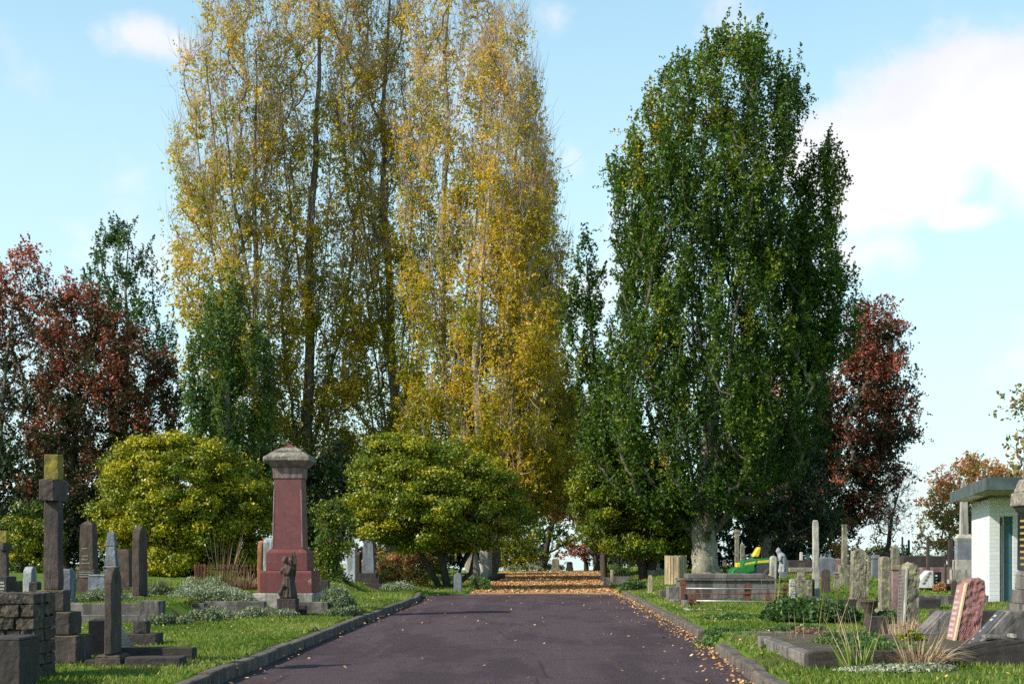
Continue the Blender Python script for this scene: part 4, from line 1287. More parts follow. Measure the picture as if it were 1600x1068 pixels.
# --- angel statue on a block
def angel():
    d = 27.6
    x, y = X_(450, d), d
    zg = ghf(x, y)
    zt = lambda py: Z_(py, d)
    root = thing('angel_statue', 'small dark weathered winged angel statue kneeling on a block before the red monument', 'statue', (x, y, zg))
    MB().box(x - .19, x + .19, y - .18, y + .18, zg - .1, zt(934)).build('pedestal', M['conc_dark'], root, bevel=.015)
    mb = MB()
    zb = zt(934)
    mb.lathe(x + .01, y, [(.17, zb), (.165, zb + .06), (.13, zb + .10), (.115, zb + .22), (.10, zb + .34), (.085, zb + .44), (.095, zb + .54), (.10, zb + .60), (.055, zb + .655), (.032, zb + .68), (.03, zb + .71)], 14, 1, .85)
    mb.ball((x - .055, y - .05, zb + .75), (.055, .06, .07), 10)              # bowed head
    mb.ball((x - .045, y - .03, zb + .77), (.06, .062, .062), 10)             # hair
    mb.ball((x - .105, y - .07, zb + .745), (.012, .012, .016), 6)            # nose
    mb.tube([(x + .06, y - .06, zb + .60), (x + .02, y - .13, zb + .47), (x - .10, y - .13, zb + .55)], [.04, .034, .022], 8)     # folded arms
    mb.tube([(x - .08, y - .02, zb + .60), (x - .13, y - .09, zb + .48), (x - .12, y - .13, zb + .57)], [.038, .032, .022], 8)
    for k in range(9):                                                          # drapery folds
        t = -2.6 + k * .45
        mb.tube([(x + .01 + .10 * math.cos(t), y + .085 * math.sin(t), zb + .42), (x + .01 + .13 * math.cos(t + .1), y + .11 * math.sin(t + .1), zb + .2), (x + .01 + .165 * math.cos(t + .1), y + .14 * math.sin(t + .1), zb + .02)], [.012, .022, .024], 6)
    mb.tube([(x - .06, y - .12, zb + .26), (x - .14, y - .12, zb + .12), (x - .1, y - .08, zb + .02)], [.06, .055, .05], 8)       # bent knee
    mb.build('figure', M['brown_stone'], root, remesh=.014, smooth=True)
    for s in (-1, 1):
        w = MB()
        ol = [(0.02, .30), (.05, .46), (.07, .62), (.06, .80), (.10, .935), (.14, .86), (.155, .72), (.15, .55), (.12, .38), (.07, .24)]
        w.prism([(x + .015 + a * (.9 if s > 0 else .55), zb + b) for a, b in ol], 'y', y + .055 + .035 * s, y + .085 + .04 * s)
        w.build('wing', M['brown_stone'], root, bevel=.012)


angel()
stack('small square dark stump stone beside the angel statue block', 'grave_pedestal', 'pedestal', X_(470, 27.9), 28.0, [('die', .2, .1, .1), ('cap', .02, .1, .1, .08, .08)], M['conc_dark'])
stack('dark broken stone block beside the silver shrub right of the red monument', 'grave_pedestal', 'pedestal', X_(506, 37), 37.2, [('die', .42, .13, .16, .11, .13)], M['conc_dark'])

# --- group of stones left of the mushroom bush
d = 48.5
tablet('small pale headstone standing forward with a reddish stain', X_(549, d), d, 1.18, .30, .3, 'camber', M['grey_marble'], face_x=False)
stack('thin white marble spire behind the small pale headstone', 'obelisk', 'obelisk', X_(543.5, 52), 52, [('base', .7, .14, .14), ('shaft', 1.35, .10, .10, .06, .06), ('cap', .07, .06, .06, .01, .01)], M['white_marble'])
tablet('dark headstone in the gap between two pale stones under the mushroom bush', X_(559, 51), 51, 1.1, .2, .5, 'peak', M['conc_dark'])
stack('blue grey obelisk on a dark stepped base left of the mushroom bush', 'obelisk', 'obelisk', X_(576, 50), 50, [('base', .17, .42, .4), ('plinth', .17, .30, .3), ('shaft', 1.12, .215, .2, .165, .16), ('cap', .06, .165, .16, .09, .09)],
      [M['conc_dark'], M['conc_dark'], M['blue_grey'], M['blue_grey']])
kerbwall('dark low grave kerb below the blue grey obelisk', [(X_(510, 47.5), X_(540, 47.5), 47.4, 47.6, .30), (X_(553, 48.3), X_(596, 48.3), 48.2, 48.4, .30)], M['conc_dark'])
iron_fence('thin iron fence in the shade left of the mushroom bush stems', X_(592, 57), X_(625, 57), 57.0, .15, .9, 9, .9)
tablet('small grey headstone at the kerb end beside the mushroom bush stems', X_(715, 47), 47.2, .62, .26, .26, 'round', M['blue_grey'], face_x=False)
mb = MB(); mb.tube([(X_(766, 66), 65.6, .10), (X_(775, 66), 66.0, .20), (X_(786, 66), 66.5, .27)], [.14, .17, .12], 9)
tag(mb.build('fallen_log', M['bark_dark'], None, (X_(775, 66), 66, 0)), 'short dark log lying at the left edge of the leafy path', 'log')

# --- right side of the path
def bollard():
    d = 44.5
    x = X_(1016, d); zg = ghf(x, d)
    root = thing('timber_bollard', 'short square timber bollard beside the right kerb', 'bollard', (x, d, zg))
    MB().box(x - .07, x + .07, d - .07, d + .07, zg - .1, Z_(903, d)).build('post', M['wood'], root, bevel=.01)
    MB().frus(x, d, Z_(903, d), Z_(898, d), .07, .07, .04, .05).build('cap', M['wood'], root, bevel=.008)
    MB().box(x - .1, x + .22, d - .10, d + .1, zg - .05, zg + .02).build('foot', M['conc'], root, bevel=.008)


bollard()


def litter_bin():
    d = 46.0
    x, y = X_(1056, d), d + .1
    zg = ghf(x, y)
    root = thing('litter_bin', 'round bin clad in upright timber slats on a post', 'litter bin', (x, y, zg))
    z0, z1, R = Z_(912, d), Z_(867.5, d), .345
    MB().lathe(x, y, [(R - .06, z0 + .03), (R - .06, z1 - .05), (R - .09, z1 - .05), (R - .09, z0 + .1)], 20).build('liner', M['dark_metal'], root, smooth=True)
    n = 22
    for k in range(n):
        t = 2 * math.pi * k / n
        mb = MB(); w = .042; th = .012
        dz = random.uniform(-.012, .012)
        cs, sn = math.cos(t), math.sin(t)
        pts = [(R - th, -w), (R + th, -w), (R + th, w), (R - th, w)]
        vs = [(x + a * cs - b * sn, y + a * sn + b * cs, z) for z in (z0 + dz, z1 + dz) for a, b in pts]
        mb.add(vs, [(0, 3, 2, 1), (4, 5, 6, 7), (0, 1, 5, 4), (1, 2, 6, 5), (2, 3, 7, 6), (3, 0, 4, 7)])
        mb.build('slat', M['wood'], root, bevel=.004)
    MB().tube([(x + .05, y - R - .07, zg - .1), (x + .05, y - R - .07, z1 - .06)], .06, 10).build('post', M['wood'], root, smooth=False)
    MB().box(x - .03, x + .13, y - R - .01, y - R + .06, z1 - .28, z1 - .18).build('bracket', M['dark_metal'], root)


litter_bin()
d = 60.0
r, _ = stack('pale low headstone between the dark bush trunk and the litter bin', 'headstone', 'headstone', X_(1024, d), d, [('base', .25, .35, .3), ('tablet', .62, .2, .12, .15, .1)], M['conc_pale'])


# --- railed family tomb
def tomb():
    root = thing('tomb', 'long low grey concrete tomb with stepped ledge', 'tomb', (X_(1140, 37), 37, .15))
    y = 36.9
    X = lambda p: X_(p, 36.9); Z = lambda p: Z_(p, 36.9)
    MB().box(X(1064), X(1212), y, y + 1.1, .05, Z(907)).build('body', M['conc'], root, bevel=.02)
    MB().box(X(1061), X(1215), y - .05, y + 1.15, Z(907), Z(903.5)).build('ledge', M['conc'], root, bevel=.012)
    MB().box(X(1075), X(1196), y + .12, y + 1.0, Z(903.5), Z(896)).build('cap', M['conc'], root, bevel=.02)
    MB().prism([(X(1196), Z(896)), (X(1212), Z(902)), (X(1212), Z(903.5)), (X(1196), Z(903.5))], 'y', y + .12, y + 1.0).build('cap_end', M['conc'], root)
    MB().box(X(1063), X(1213), y - .16, y, .05, Z(935)).build('footing', M['conc_dark'], root, bevel=.02)


tomb()
r = thing('pipe_railing', 'grave railing of horizontal pipes on rusty brackets in front of the long tomb', 'railing', (X_(1150, 35), 35, .2))
yy = 35.6
for (p0, p1, py, rad, mt) in ((1072, 1228, 918.5, .016, 'rail'), (1068, 1230, 926.5, .012, 'rust')):
    MB().tube([(X_(p0, yy), yy, Z_(py, yy)), (X_((p0 + p1) / 2, yy), yy, Z_(py + .6, yy)), (X_(p1, yy), yy, Z_(py, yy))], rad, 8).build('rail', M[mt], r, smooth=True)
MB().tube([(X_(1088, 34), 34, Z_(938, 34)), (X_(1150, 34), 34, Z_(938.6, 34)), (X_(1233, 34), 34, Z_(941, 34))], .02, 8).build('rail', M['rail'], r, smooth=True)
for (px, y, p0, p1, w) in ((1067.5, 35.6, 905, 940, .06), (1168.5, 35.6, 911, 938, .075), (1227, 35.6, 912, 938, .05), (1081, 34, 928, 949, .055), (1091, 34, 929, 949, .05), (1200, 34, 928, 948, .045)):
    mb = MB(); mb.box(X_(px, y) - w, X_(px, y) + w, y + .022, y + .06, ghf(X_(px, y), y) - .05, Z_(p0, y)); mb.box(X_(px, y) - w * 1.5, X_(px, y) + w * 1.5, y + .015, y + .075, Z_(p0 + 9, y), Z_(p0 + 4, y))
    mb.build('bracket', M['rust'], r, bevel=.008)
kerbwall('concrete end blocks of the railed grave beside the right kerb', [(X_(1046, 36), X_(1063, 36), 36.2, 36.9, Z_(916, 36)), (X_(1050, 35), X_(1062, 35), 34.9, 35.5, Z_(936, 35)), (X_(1066, 34), X_(1075, 34), 33.7, 34.3, Z_(937, 34))], M['conc'], cat='grave kerb')
kerbwall('low pale grave kerb on the grass in front of the pipe railing', [(X_(1071, 31), X_(1202, 31), 31.0, 31.16, Z_(951, 31)), (X_(1071, 31), X_(1084, 31), 30.9, 31.0, Z_(951, 31) + .01), (X_(1071, 31), X_(1071, 31) + .14, 31.16, 33, Z_(951, 31))], M['conc_pale'])
kerbwall('low kerb stones on the grass between bollard and tomb', [(X_(1030, 39), X_(1052, 39), 39, 39.15, .33)], M['conc'])
kerbwall('low grave kerb on the lawn beyond the bollard', [(X_(943, 57), X_(953, 57), 57, 57.15, .35), (X_(955, 57.5), X_(985, 57.5), 57.5, 57.7, .38)], M['conc'])
tablet('small pale upright grave marker post beyond the bollard at the path side', X_(955.5, 57), 56.7, .62, .12, .12, 'flat', M['wood'], face_x=False, name='marker_post', cat='post')


# --- ride-on mower behind the tomb
def mower():
    d = 44.6
    X = lambda p: X_(p, d); Z = lambda p: Z_(p, d)
    zg = ghf(X(1175), d)
    y0, y1 = d - .42, d + .42
    root = thing('ride_on_mower', 'green ride on lawn mower with a yellow seat and yellow stripe parked behind the tomb', 'mower', (X(1175), d, zg))
    side = MB()
    side.prism([(X(1139), Z(897)), (X(1142), Z(889)), (X(1147), Z(886)), (X(1158), Z(884)), (X(1176), Z(880)), (X(1176), Z(892)), (X(1168), Z(894)), (X(1150), Z(897))], 'y', y0 - .06, y1 + .06)
    side.build('hood', M['mower_green'], root, bevel=.03, seg=3)
    MB().prism([(X(1155), Z(885)), (X(1158), Z(875.5)), (X(1176), Z(872.2)), (X(1212), Z(870.6)), (X(1212), Z(880)), (X(1178), Z(882))], 'y', y0, y1).build('body', M['mower_green'], root, bevel=.025, seg=3)
    MB().prism([(X(1160), Z(882)), (X(1162), Z(878.6)), (X(1178), Z(876)), (X(1176), Z(879.5))], 'y', y0 - .008, y0 + .1).build('stripe', M['mower_yellow'], root)
    MB().prism([(X(1180), Z(878.8)), (X(1181), Z(875.2)), (X(1198), Z(874)), (X(1198), Z(878))], 'y', y0 - .008, y0 + .1).build('stripe', M['mower_yellow'], root)
    MB().box(X(1148), X(1155.5), y0 + .1, y0 + .42, Z(885.8), Z(878.5)).build('headlamp', M['mower_yellow'], root, bevel=.03, seg=3)
    st = MB(); st.prism([(X(1174), Z(869.5)), (X(1177), Z(864.5)), (X(1182), Z(856)), (X(1185), Z(853.6)), (X(1187.6), Z(855)), (X(1186), Z(863)), (X(1184), Z(869.5))], 'y', d - .24, d + .24)
    st.build('seat', M['mower_yellow'], root, bevel=.035, seg=3)
    MB().box(X(1173), X(1186), d - .22, d + .22, Z(871), Z(869.3)).build('seat_base', M['rubber'], root, bevel=.01)
    sw = MB()
    n = 14; cx, cz = X(1166), Z(870)
    ring = [(cx + .16 * math.cos(2 * math.pi * k / n) * .85, d + .17 * math.sin(2 * math.pi * k / n), cz + .03 + .05 * math.cos(2 * math.pi * k / n)) for k in range(n + 1)]
    sw.tube(ring, .014, 6); sw.tube([(cx, d, cz + .03), (cx - .05, d, cz - .2)], .018, 6); sw.tube([ring[0], (cx, d, cz + .03), ring[7]], .01, 5)
    sw.build('steering_wheel', M['rubber'], root, smooth=True)
    MB().prism([(X(1170), Z(897)), (X(1173), Z(888)), (X(1180), Z(882.4)), (X(1192), Z(881)), (X(1212), Z(881)), (X(1212), Z(897))], 'y', y0 - .02, y1 + .02).build('fender', M['dark_metal'], root, bevel=.02)
    def wheel(px, r, yy):
        x = X(px); zc = zg + r
        t = MB(); t.lathe(0, 0, [(r * .55, -.09), (r * .9, -.1), (r, -.06), (r, .06), (r * .9, .1), (r * .55, .09)], 20)
        t.xf(lambda a, b, c: (x + a, yy + c, zc + b))
        w = t.build('wheel', M['rubber'], root, smooth=True)
        q = MB(); q.lathe(0, 0, [(r * .56, -.07), (r * .3, -.095), (.03, -.1), (.03, .1), (r * .3, .095), (r * .56, .07)], 16)
        q.xf(lambda a, b, c: (x + a, yy + c, zc + b)); q.build('rim', M['mower_yellow'], w, smooth=True)
    for yy in (y0 - .12, y1 + .12):
        wheel(1200, .25, yy); wheel(1150, .17, yy)
    MB().box(X(1158), X(1186), y0 - .2, y1 + .2, zg + .08, zg + .22).build('cutting_deck', M['mower_green'], root, bevel=.03)


mower()
tablet('pale granite headstone standing right in front of the mower', X_(1207, 40.5), 40.5, 1.02, .30, .16, 'camber', M['conc_pale'], face_x=False, lean=.02)


def draped():
    d = 50.0
    x, y = X_(1222, d), d
    zg = ghf(x, y)
    zz = lambda p: Z_(p, d)
    root = thing('draped_statue', 'white draped statue bending left behind the pale granite headstone', 'statue', (x, y, zg))
    MB().box(x - .2, x + .16, y - .2, y + .2, zg - .1, zg + .2).build('pedestal', M['blue_grey'], root, bevel=.02)
    mb = MB()
    mb.tube([(x + .03, y, zg + .15), (x + .06, y, zz(888)), (x + .05, y, zz(877)), (x - .02, y, zz(868)), (x - .12, y, zz(862))], [.15, .14, .15, .14, .07], 14)
    mb.ball((x - .13, y, zz(860.5)), (.085, .09, .11), 12)
    mb.lathe(x - .13, y, [(.10, zz(861)), (.06, zz(857)), (.015, zz(854.5))], 12)
    mb.tube([(x - .04, y - .12, zz(868)), (x - .1, y - .16, zz(876)), (x - .2, y - .16, zz(874))], [.06, .05, .035], 8)
    for k in range(8):
        t = 2 * math.pi * k / 8
        mb.tube([(x + .05 + .13 * math.cos(t), y + .13 * math.sin(t), zz(879)), (x + .04 + .16 * math.cos(t), y + .16 * math.sin(t), zg + .2)], [.02, .035], 6)
    mb.build('figure', M['grey_marble'], root, remesh=.02, smooth=True)


draped()

# --- upright stones and posts right of the tomb
def pxstack(label, name, cat, d, cx, specs, mats, group=None, lean=0.0, dy=0.0, depthr=1.0, bevel=.012, yb=None):
    """Stack of photo-measured layers: (part, photo bottom row or None for ground, top row, half width bottom px, half width top px)."""
    x, y = X_(cx, d), d + dy
    zg = ghf(x, y)
    root = thing(name, label, cat, (x, y, zg), group)
    for i, (nm, pb, pt, hb, ht) in enumerate(specs):
        z0 = zg - .12 if pb is None else Z_(pb, d)
        z1 = Z_(pt, d)
        m = mats[i] if isinstance(mats, (list, tuple)) else mats
        hb_, ht_ = hb * d / F, ht * d / F
        mb = MB(); mb.frus(x, y, z0, z1, hb_, hb_ * depthr, ht_, ht_ * depthr)
        if lean: mb.xf(lambda X, Y, Z: (X + (Z - zg) * lean, Y, Z))
        mb.build(nm, m, root, bevel=bevel)
    return root


POSTS = 'slim stone shafts standing among the graves'
pxstack('tall slim pale stone post, tallest upright right of the tomb', 'stone_post', 'post', 36.5, 1275.5, [('shaft', None, 816, 5.6, 4.2), ('cap', 816, 812, 4.2, 3.0)], M['conc_pale'], lean=-.012)
pxstack('yellow lichened stone post left of the mower seat, the taller of two', 'stone_post', 'post', 54, 1151.5, [('shaft', None, 832, 3.4, 3.2), ('cap', 832, 827, 3.8, 3.4)], M['lichen_stone'])
pxstack('yellow lichened stone post left of the mower seat, the shorter of two', 'stone_post', 'post', 52, 1160, [('shaft', None, 852, 3.4, 3.2), ('cap', 852, 849, 3.2, 2.2)], M['lichen_stone'])
pxstack('broken square column on a carved lichened pedestal', 'column_monument', 'monument', 44, 1319.5, [('base', None, 912, 12, 12), ('pedestal', 912, 882, 8.4, 8.2), ('shaft', 882, 822, 4.4, 3.6), ('head', 822, 819, 4.2, 4.0)], M['lichen_stone'])
pxstack('small carved grey urn stone left of the broken column pedestal', 'urn_stone', 'urn', 42, 1307, [('foot', None, 904, 5, 3.5), ('bowl', 904, 899, 3, 4.5), ('neck', 899, 896, 3.2, 3.2), ('lid', 896, 893, 4.6, 4)], M['lichen_stone'])
tablet('upright rough lichened slab leaning right beside the broken column', X_(1339, 31.5), 31.5, 1.34, .27, .30, 'camber', M['lichen_stone'], lean=.03, face_x=False, rough=.05)
pxstack('blue grey headstone in the distance under the half bare tree', 'headstone', 'headstone', 50, 1368, [('base', None, 903, 10, 10), ('tablet', 903, 872, 7, 6), ('cap', 872, 866, 8, 5)], M['blue_grey'], depthr=.5)
pxstack('dark narrow stone just left of the blue grey headstone', 'headstone', 'headstone', 48, 1358, [('tablet', None, 868, 2.6, 2.2)], M['lichen_stone'], depthr=1.5)
tablet('arch topped headstone with a yellow lit edge and dark face', X_(1382, 28.5), 28.5, 1.16, .28, .20, 'round', M['lichen_stone'], face_x=False, base=.1)
pxstack('lichened pillar with a pointed cap and projecting collar behind the rough slab', 'pillar_monument', 'monument', 31, 1398.5, [('base', None, 940, 9, 9), ('shaft', 940, 890, 5.5, 5.5), ('collar', 890, 882, 7, 8), ('neck', 882, 856, 6.2, 6), ('cap', 856, 850, 6, 1.5)], [M['pink_stone'], M['pink_stone'], M['wood'], M['lichen_stone'], M['lichen_stone']])
# rock-faced slab with polished grey face
def rockslab(label, d, pxs, pyt, pyb, w, mat_rock, mat_face, mat_edge, lean, nrow, lettermat, thick_y=.75, fill=.5):
    """Thick slab whose polished inscribed face looks left (-X) and whose rock-faced side looks at the camera. pxs = (left, arris, right) at the foot."""
    xa, xb = X_(pxs[0], d), X_(pxs[2], d)
    zb, zt = Z_(pyb, d), Z_(pyt, d)
    h = zt - zb
    zg = ghf(xa, d)
    root = thing('headstone', label, 'headstone', ((xa + xb) / 2, d, min(zg, zb)))
    fx = lambda z: xa + (z - zb) * lean
    ol = [(0, -.2), (0, h * .90), (w * .18, h * .975), (w * .5, h), (w * .85, h * .965), (w, h * .90), (w, -.2)]
    mb = MB(); mb.prism([(xa + .03 + a, zb + b) for a, b in ol], 'y', d, d + thick_y)
    mb.xf(lambda X, Y, Z: (X + (Z - zb) * lean * (1 - .35 * (X - xa) / w), Y, Z))
    mb.build('rock_faced_block', mat_rock, root, rough=.055)
    f = MB(); f.box(xa - .012, xa + .035, d + .05, d + thick_y - .03, zb - .1, zb + h * .90); f.xf(lambda X, Y, Z: (X + (Z - zb) * lean, Y, Z))
    f.build('inscribed_face', mat_face, root, bevel=.004)
    e = MB(); e.box(xa - .016, xa + .02, d - .01, d + .05, zb - .1, zb + h * .93); e.xf(lambda X, Y, Z: (X + (Z - zb) * lean, Y, Z))
    e.build('margin', mat_edge, root, bevel=.006)
    inscr('lettering', lettermat, root, nrow, lambda u, v, k: (fx(zb + .05 + v) - .013 - k, d + thick_y - .05 - u, zb + .05 + v), thick_y - .12, h * .8, fill)
    return root


rockslab('rough lichened granite headstone with a grey inscribed face, leaning beside the dry grass', 22.5, (1413, 0, 1431), 879, 985, .19, M['lichen_stone'], M['conc'], M['conc_pale'], .045, 15, M['letter_dark'], .5, fill=.3)
rockslab('rock faced pink granite headstone with a tan edge, leaning right', 18.7, (1490, 0, 1529), 903, 1012, .30, M['pink_rock'], M['pink_polish'], M['tan_edge'], .20, 10, M['letter_pale'], .40)
# grey and black slanted desk stones
def desk(label, d, pts, w, mat, face, lettermat, nrow):
    """Wedge grave desk seen from its end: pts = photo outline (px,py) of the end, first two points are foot and top of the slope."""
    P = [(X_(a, d), Z_(b, d)) for a, b in pts]
    root = thing('desk_headstone', label, 'headstone', (P[0][0], d, P[0][1]))
    MB().prism(P[::-1], 'y', d, d + w).build('body', mat, root, bevel=.012)
    (x0, z0), (x1, z1) = P[0], P[1]
    L = math.hypot(x1 - x0, z1 - z0); tx, tz = (x1 - x0) / L, (z1 - z0) / L; nx, nz = -tz, tx
    q = lambda a, k: (x0 + tx * a + nx * k, z0 + tz * a + nz * k)
    MB().prism([q(L * .04, .002), q(L * .96, .002), q(L * .96, .02), q(L * .04, .02)], 'y', d + .06, d + w - .06).build('tablet', face, root, bevel=.004)
    inscr('lettering', lettermat, root, nrow, lambda u, v, k: (q(L * .08 + v, .021 + k)[0], d + w - .1 - u, q(L * .08 + v, .021 + k)[1]), w - .2, L * .8, .5)


desk('grey slanted desk headstone with dark end left of the pink granite headstone', 20.8, [(1430, 1003), (1478, 955), (1503, 955), (1512, 1012), (1430, 1012)], .5, M['conc'], M['conc'], M['letter_dark'], 3)
desk('slanted concrete desk headstone with a black lettered tablet right of the pink granite headstone', 17.5, [(1521, 1015), (1577, 954), (1602, 954), (1602, 1022), (1521, 1022)], .42, M['conc'], M['slate'], M['letter_pale'], 8)
desk('black lettered slanted tablet at the right edge below the tall black monument', 18.0, [(1592, 1004), (1625, 958), (1650, 958), (1650, 1010), (1592, 1010)], .7, M['slate'], M['slate'], M['letter_pale'], 5)
kerbwall('concrete block wall linking the two slanted desk headstones', [(X_(1470, 21.5), X_(1610, 21.5), 21.9, 22.15, Z_(955, 21.5))], M['conc_dark'])

# --- near grave kerbs on the right
def near_kerb():
    d = 15.6
    X = lambda p: X_(p, d); Z = lambda p: Z_(p, d)
    root = thing('grave_kerb', 'large dark concrete grave surround sweeping up to the right corner of the view', 'grave kerb', (X(1400), d, .1))
    MB().prism([(X(1262), -.1), (X(1262), Z(1021)), (X(1275), Z(1016)), (X(1480), Z(1016)), (X(1500), Z(1012)), (X(1530), Z(1004)), (X(1560), Z(999)), (X(1640), Z(997)), (X(1640), -.1)], 'y', d, d + .22).build('front_kerb', M['conc_dark'], root, bevel=.015)
    MB().box(X(1262) - .004, X(1262) + .17, d + .222, d + 3.0, -.1, Z(1022)).build('side_kerb', M['conc'], root, bevel=.015)
    MB().box(X(1262) - .05, X(1262) + .13, d + 3.002, d + 3.2, -.1, Z(1020)).build('corner_block', M['conc'], root, bevel=.015)
    MB().box(X(1445), X(1640), 18.1, 18.3, 0, Z_(1012, 18.1) + .02).build('inner_kerb', M['conc'], root, bevel=.015)
    MB().box(X(1540), X(1565), d + .03, d + .24, Z(998), Z(992)).build('kerb_block', M['conc'], root, bevel=.012)
    MB().box(X(1584), X(1592), d + .03, d + .24, Z(997), Z(990)).build('kerb_block', M['conc_pale'], root, bevel=.012)
    g = MB(); g.box(X(1262) + .17, X(1640), d + .22, 20.2, 0, .22); g.build('soil_bed', M['soil'], root)


near_kerb()
kerbwall('grey grave kerb stones behind the dry grass clump on the right', [
    (X_(1148, 20.3), X_(1310, 20.3), 20.3, 20.45, Z_(993, 20.3)), (X_(1160, 21.4), X_(1400, 21.4), 21.4, 21.55, Z_(986, 21.4)), (X_(1148, 20.3), X_(1148, 20.3) + .14, 20.45, 21.9, Z_(995, 20.3))], M['conc'])
stack('small square dark block at the foot of the rough lichened headstone', 'grave_pedestal', 'pedestal', X_(1368, 21), 20.9, [('die', .33, .14, .12)], M['conc_dark'])
# urn in the shrubs
root = thing('stone_urn', 'squat dark stone urn among leaves in front of the arch topped headstone', 'urn', (X_(1358, 24), 24, ghf(X_(1358, 24), 24)))
zu = Z_(968, 24)
MB().lathe(X_(1358, 24), 24, [(.08, ghf(X_(1358, 24), 24) - .05), (.08, zu + .02), (.05, zu + .08), (.07, zu + .14), (.13, zu + .24), (.145, zu + .30), (.165, zu + .31), (.16, zu + .34), (.12, zu + .335), (.10, zu + .24)], 18).build('bowl', M['brown_stone'], root, smooth=True)
# broken T cross with dark base and stacked little column
cross('yellow lichened T shaped stone cross on a dark block right of the tomb', X_(1251, 36), 36.0, Z_(886, 36) - ghf(X_(1251, 36), 36), .105, .30, Z_(893, 36), M['lichen_stone'], [(.26, .25, Z_(905, 36) - ghf(X_(1251, 36), 36))], along='x', armh=.057)
pxstack('little ringed pale stone column left of the T shaped cross', 'stone_column', 'column', 35, 1238, [('shaft', None, 927, 4.2, 4.2), ('ring', 927, 924, 5, 5), ('shaft', 924, 915, 4.2, 4.2), ('ring', 915, 911, 5, 5), ('cap', 911, 904, 4.6, 3.4)], M['conc_pale'])
pxstack('dark low stone block right of the T shaped cross', 'grave_pedestal', 'pedestal', 36, 1266, [('die', None, 904, 6, 6)], M['conc_dark'])

# --- obelisk on stepped base, right
pxstack('tall pale obelisk on a high stepped pedestal in front of the gold tree', 'obelisk', 'obelisk', 43, 1506, [('base', None, 905, 24, 24), ('step', 905, 889, 19, 19), ('step', 889, 874, 15.5, 15.2), ('die', 874, 846, 13, 12.2), ('cornice', 846, 840, 12, 15), ('hood', 840, 834, 13.5, 9), ('shaft', 834, 758, 6.6, 4.6), ('tip', 758, 748, 4.4, 1.2)],
        [M['conc_pale'], M['conc_pale'], M['conc_pale'], M['blue_grey'], M['conc_pale'], M['conc_pale'], M['conc_pale'], M['conc_pale']], depthr=.6)


# --- flat roofed shed
def shed():
    yn, ybk = 32.8, 38.2
    x0 = X_(1541, yn); K = .137                       # the shed stands slightly askew to the path
    root = thing('shed', 'white block shed with a flat blue green roof edge', 'shed', (13.2, 36.5, ghf(12.5, 36.5)))
    sk = lambda a, b, c: (a + (b - yn) * K, b, c)
    yf = 35.4
    L = lambda p: X_(p, yf) - (yf - yn) * K
    xl, xj, xd0, xd1 = L(1546), L(1562), L(1569), L(1583)
    zg = ghf(X_(1560, yf), yf) - .15
    zr = lambda y: Z_(747, yn) + (y - yn) * (Z_(771, ybk) - Z_(747, yn)) / (ybk - yn)
    zt = zr(yf) - .3
    zl = Z_(806, yf)
    def bx(a, b, c, d, e, f): return MB().box(a, b, c, d, e, f).xf(sk)
    bx(xl, xj, yf, yf + .2, zg, zt).build('wall', M['block'], root)
    bx(xd1, xd1 + 3.4, yf, yf + .2, zg, zt).build('wall', M['block'], root)
    bx(xj, xd1, yf + .002, yf + .198, zl, zt).build('wall', M['block'], root)
    bx(xl + .002, xl + .2, yf + .2, ybk - .2, zg, zt - .02).build('wall', M['block'], root)
    bx(xj, xd0, yf + .05, yf + .18, zg, zl).build('door_frame', M['soffit'], root)
    dr = bx(xd0, xd1, yf + .1, yf + .15, zg, zl).build('door', M['door_paint'], root)
    MB().tube([(xd0 + .04, yf + .08, 1.15), (xd0 + .1, yf + .08, 1.15)], .012, 6).xf(sk).build('handle', M['dark_metal'], dr)
    MB().tube([(xj + .05, yf + .03, zg), (xj + .05, yf + .03, zl - .03)], .025, 8).xf(sk).build('downpipe', M['teal_paint'], root)
    th = .27
    def slab(xa, xb, ya, yb, t0, t1):
        return MB().add([(xa, ya, zr(ya) - t1), (xb, ya, zr(ya) - t1), (xb, yb, zr(yb) - t1), (xa, yb, zr(yb) - t1), (xa, ya, zr(ya) - t0), (xb, ya, zr(ya) - t0), (xb, yb, zr(yb) - t0), (xa, yb, zr(yb) - t0)],
                        [(0, 3, 2, 1), (4, 5, 6, 7), (0, 1, 5, 4), (1, 2, 6, 5), (2, 3, 7, 6), (3, 0, 4, 7)]).xf(sk)
    rf = slab(x0 + .03, x0 + 5, yn + .03, ybk, .0, .22).build('roof', M['soffit'], root)
    slab(x0, x0 + .028, yn, ybk, -.03, th).build('fascia', M['teal_paint'], rf, bevel=.006)
    slab(x0 + .03, x0 + 5, yn, yn + .028, -.03, th).build('fascia', M['teal_paint'], rf, bevel=.006)
    for k in range(6):
        y = yn + .4 + k * .4
        slab(x0 + .04, x0 + 4.6, y, y + .02, .222, .235).build('batten', M['soffit'], rf)


shed()


